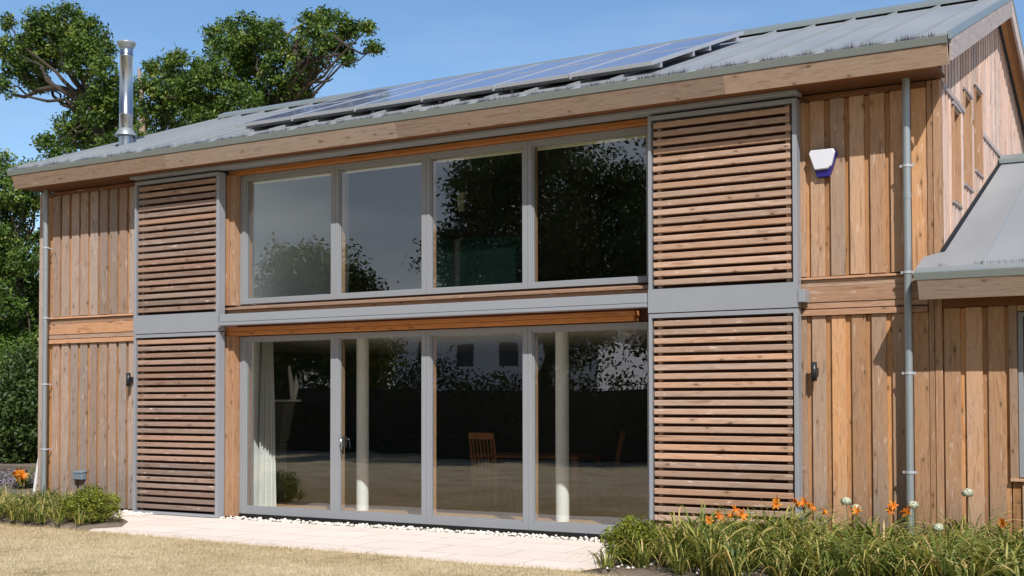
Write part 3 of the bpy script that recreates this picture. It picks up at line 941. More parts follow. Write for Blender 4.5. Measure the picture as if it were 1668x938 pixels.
# the roof butts against the gable wall, with a short return past the corner
m.prism(prof[::-1], 12.985, WX, 0)
m.hexa([(12.81, -.55, wz(-.55)-.058), (12.984, -.55, wz(-.55)-.058), (12.984, -.012, wz(-.012)-.058), (12.81, -.17, wz(-.17)-.058),
        (12.81, -.55, wz(-.55)-.004), (12.984, -.55, wz(-.55)-.004), (12.984, -.012, wz(-.012)-.004), (12.81, -.17, wz(-.17)-.004)])
for k in range(14):
    x = 13.40+.53*k
    if x < WX-.05: m.hexa([(x-.010, -.5, wz(-.5)-.004), (x+.010, -.5, wz(-.5)-.004), (x+.010, 4, wz(4)-.004), (x-.010, 4, wz(4)-.004), (x-.006, -.5, wz(-.5)+.024), (x+.006, -.5, wz(-.5)+.024), (x+.006, 4, wz(4)+.024), (x-.006, 4, wz(4)+.024)])
wr = m.part('roof', M['zinc'])
MB().prism([(3.90, wz(3.9)+.02), (3.90, wz(3.9)+.075), (4.05, wz(4.05)+.095), (4.2, wz(4.2)+.075), (4.2, wz(4.2)+.02)], 12.96, WX, 0).build('ridge_cap', M['gutter'], wr, bevel=.004)
# lead flashing up the gable
MB().hexa([(12.952, -.04, wz(-.04)-.03), (12.984, -.04, wz(-.04)-.03), (12.984, 3.95, wz(3.95)-.03), (12.952, 3.95, wz(3.95)-.03), (12.952, -.04, wz(-.04)+.03), (12.962, -.04, wz(-.04)+.03), (12.962, 3.95, wz(3.95)+.03), (12.952, 3.95, wz(3.95)+.03)]).build('flashing', M['black'], wr)
g = WB()
g.hexa([(12.80, GY+.018, 2.655), (WX, GY+.018, 2.655), (WX, GY+.022, 2.655), (12.80, GY+.022, 2.655), (12.80, GY-.004, 2.716), (WX, GY-.004, 2.716), (WX, GY, 2.716), (12.80, GY, 2.716)])
g.hexa([(12.80, GY, 2.717), (WX, GY, 2.717), (WX, GY+.075, 2.722), (12.80, GY+.075, 2.722), (12.80, GY, 2.722), (WX, GY, 2.722), (WX, GY+.075, 2.748), (12.80, GY+.075, 2.748)])
g.box(12.80, WX, GY+.023, GY+.11, 2.655, 2.660)
wg = g.part('gutter', M['gutter'])
n = 2600
xs = rng.uniform(13.0, 17, n); xs = xs[(np.sin(xs*6.1)+np.sin(xs*17)) > -.4]; n = len(xs)
an = rng.uniform(-.9, .9, n); ln = rng.uniform(.04, .085, n)
v = np.zeros((n, 3, 3)); cy, cz = GY+.10, 2.745
v[:, 0] = np.stack([xs-.0018, np.full(n, cy), np.full(n, cz)], 1); v[:, 1] = np.stack([xs+.0018, np.full(n, cy), np.full(n, cz)], 1)
v[:, 2] = np.stack([xs+rng.normal(0, .012, n), cy+np.sin(an)*ln, cz+np.cos(an)*ln], 1)
mesh_np('gutter_brush', v.reshape(-1, 3), n, 3, M['bristle'], wg, np.zeros(n))
m = WB(); m.box(12.985, 17, GY+.085, GY+.115, 2.735, 2.762)  # solid black strip painting in the dark of the gap
m.part('gutter_gap_shade', M['black'])
m = WB(); m.hexa([(12.83, -.520, 2.475), (WX, -.520, 2.475), (WX, -.49, 2.48), (12.83, -.49, 2.48), (12.83, -.598, 2.654), (WX, -.598, 2.654), (WX, -.56, 2.654), (12.83, -.56, 2.654)])
m.part('fascia', M['fascia'], bevel=.003)
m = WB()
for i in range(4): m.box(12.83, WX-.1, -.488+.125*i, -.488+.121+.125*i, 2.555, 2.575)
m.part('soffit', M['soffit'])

# ------------------------------------------------------------------ solar panels
def solar():
    root = empty('solar_panel', (0, 0, 0), 'x', 'solar panel', 'solar panels on the roof')
    W, L, t = .985, 1.62, .04
    f = MB(); f.box(0, .032, 0, L, 0, t); f.box(W-.032, W, 0, L, 0, t); f.box(.032, W-.032, 0, .03, 0, t); f.box(.032, W-.032, L-.03, L, 0, t)
    f.build('frame', M['alu'], root)
    MB().box(.032, W-.032, .03, L-.03, .012, t-.003).build('cells', M['pv'], root)
    c = MB(); c.box(-.012, .012, -.012, .0, -.02, t+.003)
    c.build('clamp', M['alu'], root)
    r_ = MB(); r_.box(0, W, .25, .29, -.055, -.002); r_.box(0, W, 1.3, 1.34, -.055, -.002); r_.box(.1, .14, .2, 1.4, -.088, -.056)
    r_.build('rail', M['alu'], root)
    return root


proto = None
ang = math.atan(SL)
order = ['first', 'second', 'third', 'fourth', 'fifth', 'sixth']
for row in range(2):
    for i in range(6):
        o = copy_tree(proto) if proto else solar()
        proto = proto or o
        yb = -.24+row*1.64*math.cos(ang)
        o.location = (4.06+.998*i, yb, rz(yb)+.092)
        o.rotation_euler = (ang, 0, 0)
        o['label'] = 'blue solar panel in the %s row, %s from the left' % (('lower', 'upper')[row], order[i])

# ------------------------------------------------------------------ things on the wall
def alarm():
    root = empty('alarm_box', (11.815, -.0, 3.80), 'white and blue wedge-shaped alarm box high on the right-hand boards', 'alarm box')
    b = MB()
    # tapered back case, deeper at the top
    out = [(-.062, .0), (.062, .0), (.100, .10), (.142, .245), (.120, .282), (-.120, .282), (-.142, .245), (-.100, .10)]
    nn = len(out)
    fr = [(x*.94, z*.96+.006) for x, z in out]
    b.add([(x, 0, z) for x, z in out]+[(x, -.05-.03*z/.28, z) for x, z in fr], [tuple(range(nn))]+[tuple(range(nn, 2*nn))[::-1]]+[(i, nn+i, nn+(i+1) % nn, (i+1) % nn) for i in range(nn)])
    b.build('case', M['blue'], root, bevel=.004)
    c = MB()
    o2 = [(-.074, .074), (-.086, .084), (-.136, .243), (-.118, .276), (.118, .276), (.136, .243), (.094, .104), (.070, .090), (.062, .077)]
    nn = len(o2)
    c.add([(x, -.055-.028*z/.28, z) for x, z in o2]+[(x*.93, -.078-.034*z/.28, z*.95+.010) for x, z in o2], [tuple(range(nn))]+[tuple(range(nn, 2*nn))[::-1]]+[(i, nn+i, nn+(i+1) % nn, (i+1) % nn) for i in range(nn)])
    c.build('cover', M['whitegloss'], root, bevel=.004)


alarm()

def wall_lamp(x, z, label):
    root = empty('wall_lamp', (x, 0, z), label, 'wall lamp', 'black wall lamps')
    m = MB(); m.lathe((0, -.085, 0), [(.0, .0), (.031, 0), (.031, .19), (.026, .19), (.026, .17), (0, .17)], 20)
    m.build('shade', M['lampblack'], root)
    b = MB(); b.box(-.028, .028, -.056, 0, .055, .135); b.build('back_plate', M['lampblack'], root, bevel=.004)


wall_lamp(11.715, 1.735, 'black cylinder wall lamp on the right-hand boards beside the lower louvred screen')
wall_lamp(1.975, 1.755, 'black cylinder wall lamp on the left-hand boards beside the left louvred screen')
root = empty('outdoor_socket', (.945, 0, .405), 'grey-blue outdoor socket box low on the left-hand boards', 'socket')
m = MB(); m.hexa([(-.095, -.08, 0), (.095, -.08, 0), (.095, 0, 0), (-.095, 0, 0), (-.10, -.085, .10), (.10, -.085, .10), (.10, 0, .115), (-.10, 0, .115)])
m.build('box', M['socket'], root, bevel=.012)
m = MB(); m.hexa([(-.106, -.092, .101), (.106, -.092, .101), (.106, 0, .117), (-.106, 0, .117), (-.106, -.092, .112), (.106, -.092, .112), (.106, 0, .132), (-.106, 0, .132)])
m.build('lid', M['socket'], root, bevel=.004)

# ------------------------------------------------------------------ furniture behind the glass
def curtain():
    m = MB()
    a, b = Vector((3.42, 1.02)), Vector((3.56, 1.20))
    n = 60
    v = []
    for z, k in ((.03, 1.15), (.7, 1.05), (1.5, .95), (2.42, .7)):
        for i in range(n+1):
            t = i/n
            p = a.lerp(b, (t-.5)*k+.5)
            w_ = .032*math.sin(t*6*2*math.pi)+.012*math.sin(t*15+z)
            v.append((p.x+w_*.85, p.y-w_*.5, z))
    f = []
    for j in range(3):
        for i in range(n): f.append((j*(n+1)+i, j*(n+1)+i+1, (j+1)*(n+1)+i+1, (j+1)*(n+1)+i))
    m.add(v, f, None, True)
    tag(m.build('curtain', M['fabric']), 'white gathered curtain hanging inside the leftmost glass door', 'curtain')


curtain()

def chair():
    root = empty('dining_chair', (0, 0, 0), 'x', 'chair', 'dining chairs behind the glass')
    s = MB(); s.box(-.23, .23, -.22, .22, .43, .465); s.build('seat', M['chairwood'], root, bevel=.01)
    for sx in (-1, 1):
        l = MB(); l.hexa([(sx*.20-.018, -.20, 0), (sx*.20+.018, -.20, 0), (sx*.20+.018, -.165, 0), (sx*.20-.018, -.165, 0), (sx*.20-.02, -.205, .43), (sx*.20+.02, -.205, .43), (sx*.20+.02, -.165, .43), (sx*.20-.02, -.165, .43)])
        l.build('leg', M['chairwood'], root)
        l = MB(); l.tube([(sx*.20, .23, 0), (sx*.20, .20, .45), (sx*.20, .23, .75), (sx*.20, .29, 1.08)], [.018, .022, .02, .017], 8)
        l.build('leg', M['chairwood'], root)
    b = MB(); b.box(-.20, .20, .275, .30, 1.0, 1.09); b.box(-.19, .19, .205, .225, .52, .56)
    for i in range(6):
        x = -.15+.06*i
        b.tube([(x, .215, .54), (x, .23, .75), (x, .285, 1.03)], .011, 6)
    b.build('backrest', M['chairwood'], root)
    return root


c1 = chair()
for i, (x, y, a, lb) in enumerate(((6.55, 2.3, R(175), 'slat-backed wooden dining chair nearest the glass, seen through the third glass door'),
                                   (7.75, 3.3, R(-60), 'wooden dining chair in the dark beside the right-hand white column'))):
    o = c1 if i == 0 else copy_tree(c1)
    o.location = (x, y, .0125); o.rotation_euler = (0, 0, a); o['label'] = lb
tb = empty('dining_table', (6.7, 3.3, .0125), 'dark wooden dining table in the shade behind the chairs', 'table')
m = MB(); m.box(-.9, .9, -.45, .45, .71, .75); m.build('tabletop', M['chairwood'], tb, bevel=.005)
for sx in (-.82, .82):
    for sy in (-.38, .38):
        MB().box(sx-.035, sx+.035, sy-.035, sy+.035, 0, .71).build('leg', M['chairwood'], tb)
pl = empty('stone_plinth', (2.72, 2.35, .0125), 'carved grey stone plinth with a white shelf behind the leftmost glass door', 'plinth')
m = MB(); m.hexa([(-.10, -.10, .9), (.04, -.10, .9), (.04, .10, .9), (-.10, .10, .9), (-.15, -.12, 1.52), (.17, -.12, 1.52), (.17, .12, 1.52), (-.15, .12, 1.52)])
m.box(-.09, .03, -.08, .08, 0, .899)
m.build('block', M['stone'], pl, bevel=.02)
MB().box(-.18, .24, -.15, .15, 1.522, 1.555).build('shelf', M['white'], pl, bevel=.004)
m = MB(); m.tube([(.05, 0, 0), (.03, 0, .25), (-.02, .0, .52)], [.035, .04, .022], 8); m.tube([(.06, .03, .0), (.11, .02, .2), (.12, 0, .38)], [.03, .045, .006], 8)
tag(m.build('sculpture', M['white'], None, loc=(2.86, 2.35, 1.569)), 'white forked sculpture standing on the stone plinth indoors', 'sculpture')

# ------------------------------------------------------------------ foliage
def leaf_quads(C, n_each, spread, size, flat=.75, up=.5):
    """clumps of bent diamond leaves round the centres C: two triangles folded would cost twice, so one quad each"""
    n = len(C)*n_each
    c = np.repeat(C, n_each, 0)
    p = c+rng.normal(0, 1, (n, 3))*np.array([spread, spread, spread*flat])
    nrm = (p-c)/max(spread, 1e-6)*.6+rng.normal(0, .8, (n, 3)); nrm[:, 2] += up
    nrm /= np.linalg.norm(nrm, axis=1, keepdims=True)+1e-9
    t = np.cross(nrm, rng.normal(0, 1, (n, 3))); t /= np.linalg.norm(t, axis=1, keepdims=True)+1e-9
    b = np.cross(nrm, t)
    L = rng.uniform(.65, 1.25, (n, 1))*size; W = L*rng.uniform(.36, .56, (n, 1))
    v = np.stack([p-t*L*.5, p+b*W*.5+t*L*.08, p+t*L*.5, p-b*W*.5+t*L*.08], 1)
    return v.reshape(-1, 3), n


def crown_points(blobs, per, hollow=.45):
    out = []
    for c, r in blobs:
        k = max(12, int(per*r*r))
        d = rng.normal(0, 1, (k, 3)); d /= np.linalg.norm(d, axis=1, keepdims=True)
        rad = r*(hollow+(1-hollow)*rng.random((k, 1))**.6)
        out.append(np.array(c)+d*rad*np.array([1, 1, .92]))
    return np.concatenate(out)


def wiggle(p, q, n=5, amp=.12):
    p, q = Vector(p), Vector(q)
    L = (q-p).length
    pts = []
    for i in range(n+1):
        t = i/n
        w_ = amp*L*math.sin(math.pi*t)
        pts.append(p.lerp(q, t)+Vector((random.uniform(-1, 1), random.uniform(-1, 1), random.uniform(-.6, 1)))*w_)
    pts[0], pts[-1] = p, q
    return pts


def oak(base, fork, blobs, label, leaf, per, n_each, spread, size, limbs=(), trunk_r=.35, group='oak trees behind the house', mat='oakleaf', name='oak_tree', cat='tree', dead=()):
    root = empty(name, base, label, cat, group)
    b = np.array(base)
    t = MB()
    B = Vector(base)
    fk = Vector(fork)
    t.tube([p-B for p in wiggle(base, fork, 6, .03)], [trunk_r*(1-.08*i) for i in range(7)], 12)
    for c, r in blobs:
        e = Vector(c)
        near = fk.lerp(e, .02)
        L = (e-fk).length
        r0 = min(trunk_r*.28, .02+.012*L)
        t.tube([p-B for p in wiggle(near, e, 6, .07)], [r0*(1-.13*i) for i in range(7)], 7)
        for k in range(2):
            q = e+Vector(rng.normal(0, r*.5, 3))
            t.tube([p-B for p in wiggle(e, q, 3, .1)], [r0*.3, r0*.25, r0*.18, r0*.08], 5)
    for path, r0 in limbs:
        t.tube([Vector(p)-B for p in path], [r0*(1-.75*i/(len(path)-1)) for i in range(len(path))], 8)
    t.build('trunk', M['bark'], root)
    if dead:
        d = MB()
        for path, r0 in dead: d.tube([Vector(p)-B for p in path], [r0*(1-.6*i/(len(path)-1)) for i in range(len(path))], 7)
        d.build('dead_branch', M['deadwood'], root)
    C = crown_points(blobs, per)-b
    v, n = leaf_quads(C, n_each, spread, size)
    tone = np.repeat(rng.normal(.48, .24, len(C)), n_each)
    mesh_np('crown', v, n, 4, M[mat], root, np.clip(tone+rng.normal(0, .13, n), 0, 1))
    return root


def pxblobs(lst, Y, jitter=1.0):
    out = []
    for (u, v_, r) in lst:
        y = Y+random.uniform(-1, 1)*jitter
        p, d = at(u, v_, y)
        out.append((tuple(p), 1.28*r*d/FPX))
    return out


def pxpath(lst, Y): return [tuple(at(u, v_, Y)[0]) for u, v_ in lst]


T2 = [(240, 160, 26), (262, 128, 28), (300, 118, 32), (330, 150, 36), (368, 62, 28), (402, 48, 24), (372, 100, 34), (415, 92, 32), (430, 145, 34), (390, 170, 32), (446, 52, 16), (455, 108, 22), (472, 165, 24), (300, 185, 32), (250, 205, 26), (345, 200, 28), (484, 180, 14), (503, 42, 20), (535, 32, 15), (497, 80, 20), (550, 54, 18), (578, 50, 12), (538, 74, 13), (563, 96, 8), (598, 46, 6), (607, 78, 9), (520, 60, 14), (527, 172, 9), (480, 132, 14), (500, 112, 17), (522, 92, 15), (470, 145, 18), (492, 152, 13), (470, 78, 15), (425, 66, 22), (350, 120, 24), (275, 160, 24), (320, 175, 24), (455, 190, 20), (558, 82, 11), (520, 34, 13), (565, 38, 10)]
g2 = pxblobs(T2, 21, 1.5)
base2 = at(420, 640, 21)[0]; base2[2] = -.03
oak(tuple(base2), tuple(at(455, 190, 21)[0]), g2, 'broad oak whose crown spreads behind the roof right of the flue', None, 95, 30, .125, .16, trunk_r=.40,
    limbs=[(pxpath([(470, 200), (478, 150), (486, 110), (480, 75), (500, 45)], 21), .24), (pxpath([(486, 112), (515, 95), (545, 90), (560, 88)], 21), .09), (pxpath([(470, 60), (455, 45), (447, 32)], 20.6), .07), (pxpath([(545, 60), (570, 78), (590, 88), (604, 86)], 21), .06),
           (pxpath([(478, 140), (505, 134), (535, 132), (543, 128)], 21), .07), (pxpath([(340, 200), (325, 170), (330, 140)], 20.4), .1)],
    dead=[(pxpath([(232, 225), (230, 170), (228, 130), (226, 112)], 19.5), .13), (pxpath([(466, 62), (476, 48), (495, 38), (520, 28)], 20.5), .05)])
T1 = [(12, 36, 9), (70, 42, 26), (108, 36, 26), (142, 54, 24), (168, 74, 16), (60, 84, 28), (100, 84, 28), (140, 100, 28), (172, 112, 18), (186, 140, 14), (18, 80, 18), (25, 118, 20), (52, 122, 20), (8, 142, 12), (165, 152, 22), (150, 182, 22), (188, 190, 20), (112, 208, 20), (84, 236, 18), (130, 228, 22), (170, 220, 20), (120, 172, 14), (205, 168, 14), (66, 140, 9), (200, 205, 14), (150, 210, 24), (180, 240, 22), (210, 225, 20), (160, 250, 18), (215, 190, 16), (100, 250, 16), (130, 80, 26), (80, 60, 26), (35, 95, 16), (180, 165, 20)]
g1 = pxblobs(T1, 16, 1.2)
base1 = at(170, 640, 16)[0]; base1[2] = -.03
oak(tuple(base1), tuple(at(160, 190, 16)[0]), g1, 'oak with a long bare limb reaching left, behind the flue', None, 115, 30, .11, .145, trunk_r=.34,
    limbs=[(pxpath([(165, 190), (150, 160), (120, 150), (90, 142), (65, 146), (40, 158), (22, 154)], 16), .17), (pxpath([(150, 160), (135, 125), (125, 90)], 16), .12), (pxpath([(90, 142), (72, 120), (60, 95)], 16), .07), (pxpath([(20, 90), (18, 60), (12, 40)], 16), .03)])
T3 = [(8, 262, 13), (30, 285, 18), (58, 272, 10), (14, 312, 22), (46, 330, 20), (22, 352, 20), (60, 330, 12), (8, 380, 14), (8, 440, 18), (30, 452, 22), (55, 470, 16), (12, 500, 22), (40, 510, 22), (62, 520, 14), (20, 555, 22), (55, 560, 18), (5, 400, 20), (30, 390, 18), (60, 395, 16), (35, 425, 20), (62, 430, 16), (10, 420, 18), (40, 480, 22), (5, 480, 20), (60, 495, 18), (5, 530, 20), (-30, 330, 34), (-35, 430, 36), (-30, 520, 34), (85, 480, 30), (90, 560, 30)]
g3 = pxblobs(T3, 10, .9)
base3 = at(28, 780, 10)[0]; base3[2] = -.03
oak(tuple(base3), tuple(at(30, 470, 10)[0]), g3, 'dense dark tree standing just beyond the left corner of the house', None, 230, 24, .10, .12, trunk_r=.2, mat='oakleaf', name='garden_tree')

# evergreen shrubs along the garden edge, left
def shrub(x, y, w_, h, label, mat, n_clump, n_each, size, name='garden_shrub', group=None, spread=.09):
    root = empty(name, (x, y, -.02), label, 'shrub', group)
    k = n_clump
    d = rng.normal(0, 1, (k, 3)); d /= np.linalg.norm(d, axis=1, keepdims=True)
    rad = (.45+.55*rng.random((k, 1))**.5)
    bump_ = 1+.22*np.sin(d[:, :1]*5+x)*np.sin(d[:, 1:2]*4)+.10*np.sin(d[:, 2:3]*9+y)
    C = d*rad*bump_*np.array([w_/2, w_/2, h/2])+np.array([0, 0, h*.5])
    C = C[C[:, 2] > .02]
    v, n = leaf_quads(C, n_each, spread, size)
    v = v.copy(); v[:, 2] = np.maximum(v[:, 2], .0)
    tone = np.repeat(rng.normal(.5, .2, len(C)), n_each)
    mesh_np('foliage', v, n, 4, M[mat], root, np.clip(tone+rng.normal(0, .15, n), 0, 1))
    s = MB()
    for i in range(7):
        a = random.uniform(0, 6.28)
        s.tube(wiggle((0, 0, 0), (math.cos(a)*w_*.3, math.sin(a)*w_*.3, h*random.uniform(.5, .85)), 4, .08), [.02, .017, .013, .01, .005], 5)
    s.build('stems', M['bark'], root)
    return root


shrub(-9.9, 7.0, 3.0, 2.7, 'big glossy evergreen shrub beyond the raised bed at the left edge', 'hedgeleaf', 1000, 16, .13, spread=.11)
shrub(-8.0, 6.4, 2.4, 2.6, 'leafy evergreen shrub tucked against the left corner of the house', 'darkleaf', 800, 16, .12, spread=.10)
shrub(-13.4, 11.0, 5.6, 4.3, 'tall evergreen shrub at the far left behind the other two', 'hedgeleaf', 2200, 14, .15, spread=.15)
shrub(-16.5, 17.5, 9.0, 6.0, 'wide dark evergreen mass closing the garden behind the left corner', 'darkleaf', 3000, 14, .20, spread=.2, name='garden_shrub')
shrub(-4.5, 3.0, .9, .24, 'low grey-lilac lavender mound in front of the raised bed', 'lavender', 200, 10, .06, name='lavender', spread=.05)
shrub(-3.5, 2.5, .55, .2, 'small grey-lilac lavender mound near the white folding ladder', 'lavender', 110, 10, .06, name='lavender', spread=.04)
root = empty('raised_bed', (-6.5, 4.6, 0), 'weathered timber edge of a raised bed below the evergreen shrubs', 'raised bed')
m = MB()
for i in range(2): m.box(-5, 5.6, 0, .10, -.03+.12*i, .085+.12*i)
m.build('sleeper', M['sleeper'], root, bevel=.008)
m = MB(); m.add([(-5, .1, .16), (5.6, .1, .16), (5.6, 5, .2), (-5, 5, .2)], [(0, 1, 2, 3)]); m.build('soil', M['soil'], root)
# small folded white ladder against the gable corner
root = empty('folding_ladder', (-1.97, 1.5, -.02), 'white folding ladder leaning by the left corner of the house', 'ladder')
for dy in (0, .45):
    m = MB(); m.hexa([(-.025, dy, 0), (.025, dy, 0), (.025, dy+.03, 0), (-.025, dy+.03, 0), (.10, dy, .62), (.15, dy, .62), (.15, dy+.03, .62), (.10, dy+.03, .62)])
    m.build('rail', M['ladder'], root, bevel=.004)
for k in range(5):
    z = .08+.125*k; x = z*.2
    m = MB(); m.box(x-.03, x+.03, .03, .45, z-.012, z+.012); m.build('rung', M['ladder'], root)
# low shed roof glimpsed between the trees
sh = empty('garden_shed', (-21.4, 15, 0), 'low garden shed with a dark flat roof glimpsed through the trees at left', 'shed')
MB().box(-1.5, 1.5, -1.2, 1.2, 0, 3.68).build('wall', M['sleeper'], sh)
MB().box(-1.7, 1.7, -1.4, 1.4, 3.68, 3.85).build('roof', M['felt'], sh)

# ------------------------------------------------------------------ flower beds
def strap_leaves(n, hmin, hmax, wid, seed, droop=1.0):
    r = np.random.default_rng(seed)
    vs, rn = [], []
    for i in range(n):
        a = r.uniform(0, 2*math.pi); b0 = r.uniform(0, .12)
        h = r.uniform(hmin, hmax); out = h*r.uniform(.25, 1.25)*droop; fold = r.uniform(.75, 1.75)
        w_ = wid*r.uniform(.7, 1.2); tw = r.uniform(-.9, .9)
        ax, ay = math.cos(a), math.sin(a)
        seg = 7; prev = None
        tone = float(np.clip(r.normal(.42, .22), 0, .88)) if r.random() > .10 else float(r.uniform(.9, 1))
        for s in range(seg+1):
            t = s/seg
            rad = b0+out*(t**1.5)
            z = h*(1.9*t-fold*t**2.4)*.78
            ww = w_*(1-.95*t**3)*(.6+.8*min(t*4, .5))
            px, py = -math.sin(a+tw*t), math.cos(a+tw*t)
            L = (ax*rad+px*ww/2, ay*rad+py*ww/2, max(z, .01)); Rr = (ax*rad-px*ww/2, ay*rad-py*ww/2, max(z, .01)-ww*.2)
            if prev: vs += [prev[0], prev[1], Rr, L]; rn.append(min(tone+.15*(t > .85), 1))
            prev = (L, Rr)
    return np.array(vs), np.array(rn)


def lily_flower(m, c, s, d):
    """one open daylily: six recurved petals about the direction d"""
    d = Vector(d).normalized()
    a = d.cross(Vector((0, 0, 1))).normalized() if abs(d.z) < .95 else Vector((1, 0, 0))
    b = d.cross(a)
    c = Vector(c)
    for k in range(6):
        t = 2*math.pi*k/6+random.uniform(-.1, .1)
        e = a*math.cos(t)+b*math.sin(t); f = d.cross(e)
        w_ = s*(.20 if k % 2 else .15)
        rows = [(0, .0, .15), (.35, .12, .8), (.62, .42, 1.0), (.72, .75, .75), (.62, .98, .12)]
        v = []
        for al, ra, wk in rows:
            p = c+d*(al*s)+e*(ra*s)
            v += [p+f*w_*wk, p+d*(-.03*s), p-f*w_*wk]
        fc = []
        for j in range(4): fc += [(j*3, j*3+1, j*3+4, j*3+3), (j*3+1, j*3+2, j*3+5, j*3+4)]
        m.add(v, fc, random.uniform(.1, .9), True)


def bud(m, c, d, s):
    d = Vector(d).normalized(); c = Vector(c)
    m.tube([c, c+d*s*.4, c+d*s*.8, c+d*s], [.004, s*.14, s*.10, .002], 6, random.random())


protos = []
for k in range(5):
    v, r = strap_leaves(54, .30, .60, .021, 100+k)
    o = mesh_np('leaves', v, len(r), 4, M['lilyleaf'], None, r)
    protos.append(o.data); col.objects.unlink(o); bpy.data.objects.remove(o)
shorts = []
for k in range(3):
    v, r = strap_leaves(40, .20, .34, .014, 200+k)
    o = mesh_np('leaves', v, len(r), 4, M['lilyleaf'], None, r)
    shorts.append(o.data); col.objects.unlink(o); bpy.data.objects.remove(o)


def clump(x, y, sc, label, group, short=False, z=.03):
    root = empty('daylily_plant', (x, y, z), label, 'daylily', group, random.uniform(0, 6.28))
    o = bpy.data.objects.new('leaves', random.choice(shorts if short else protos)); col.objects.link(o); o.parent = root
    root.scale = (sc, sc, sc*random.uniform(.9, 1.1))
    return root


def flowering(pos, label, nfl, base_off, size=.064, gr='flowering daylilies'):
    """a clump with a scape that carries open flowers at `pos`"""
    bx_, by_ = pos[0]+base_off[0], pos[1]+base_off[1]
    root = empty('daylily_plant', (bx_, by_, .03), label, 'daylily', gr)
    o = bpy.data.objects.new('leaves', random.choice(protos)); col.objects.link(o); o.parent = root
    s_ = .85
    o.scale = (s_, s_, s_*.9)
    top = Vector((pos[0]-bx_, pos[1]-by_, pos[2]-.03))
    st = MB()
    st.tube([(0, 0, 0), (top.x*.3, top.y*.3, top.z*.5), tuple(top*.97)], [.006, .005, .004], 6, .4)
    fl_ = MB(); bd = MB()
    for i in range(nfl):
        a = random.uniform(0, 6.28)
        d = (math.cos(a)*.8+.2, math.sin(a)*.6-.55, random.uniform(.1, .7))
        off = Vector((random.uniform(-1, 1)*.05*(nfl > 1), random.uniform(-.02, .02), random.uniform(-.02, .03)))*(1 if nfl < 4 else 1.6)
        q = top+off
        st.tube([tuple(top*.93), tuple(q)], [.0035, .003], 5, .5)
        lily_flower(fl_, q, size*random.uniform(.85, 1.15), d)
    for i in range(6):
        q = top*random.uniform(.88, .98); d = (random.uniform(-1, 1), random.uniform(-1, 0), random.uniform(.3, 1))
        bud(bd, q, d, random.uniform(.03, .06))
    so = st.build('flower_stalk', M['stem'], root)
    fl_.build('flower', M['orange'], so)
    bd.build('bud', M['lilyleaf'], so)


LIL = [((11.156, -1.5, .43), 'daylily with orange flowers at the left end of the bed, against the slats', 2),
       ((11.347, -1.4, .478), 'daylily with orange flowers before the middle of the lower right louvred screen', 3),
       ((11.616, -1.1, .570), 'daylily with one tall orange flower against the right end of the slats', 2),
       ((11.925, -1.2, .560), 'daylily with the biggest bunch of orange flowers, in front of the grey screen frame', 6),
       ((12.001, -.9, .450), 'daylily with one short orange flower just right of the biggest bunch', 1),
       ((12.343, -.9, .478), 'daylily with a small orange flower below the second pale allium', 1),
       ((12.604, -.8, .548), 'daylily with an orange flower on a tall stalk just left of the right downpipe', 2),
       ((12.762, -.8, .478), 'daylily with an orange flower directly in front of the right downpipe', 2),
       ((13.614, -.8, .450), 'daylily with an orange flower at the right edge under the wing window', 2)]
for p, lb, nf in LIL: flowering(p, lb, nf, (random.uniform(-.06, .06), random.uniform(-.12, .0)))
flowering((-3.185, 2.2, .20), 'orange-flowered daylily beyond the left corner near the white ladder', 4, (0, .05), .12)


def allium(pos, label, base):
    root = empty('allium', (base[0], base[1], .03), label, 'allium', 'pale alliums in the right-hand bed')
    top = Vector((pos[0]-base[0], pos[1]-base[1], pos[2]-.03))
    m = MB(); m.tube([(0, 0, 0), (top.x*.55, top.y*.55, top.z*.5), tuple(top)], [.0045, .004, .003], 6, .3)
    m.build('stem', M['stem'], root)
    n = 420
    d = rng.normal(0, 1, (n, 3)); d /= np.linalg.norm(d, axis=1, keepdims=True)
    d = d[d[:, 2] > -.75]; n = len(d)
    c = np.array(top)+d*.047*np.array([1, 1, .84])*rng.uniform(.8, 1.05, (n, 1))
    t = np.cross(d, rng.normal(0, 1, (n, 3))); t /= np.linalg.norm(t, axis=1, keepdims=True); b = np.cross(d, t)
    s_ = .0085
    v = np.stack([c-t*s_-d*.002, c+b*s_+d*.004, c+t*s_-d*.002, c-b*s_+d*.004], 1).reshape(-1, 3)
    mesh_np('flower_head', v, n, 4, M['allium'], root, np.clip(.55+.35*d[:, 2]+rng.normal(0, .18, n), 0, 1))


allium((12.231, -.9, .596), 'pale allium head above the bed, leftmost of the five', (12.30, -.95))
allium((12.272, -.7, .518), 'pale allium half hidden behind an orange daylily, second from left', (12.33, -.7))
allium((12.802, -.75, .574), 'pale allium head in front of the right downpipe', (12.80, -.72))
allium((13.048, -.9, .392), 'pale allium standing low just right of the right downpipe', (13.08, -.88))
allium((13.285, -.8, .707), 'tallest pale allium, in front of the wing boards', (13.36, -.85))

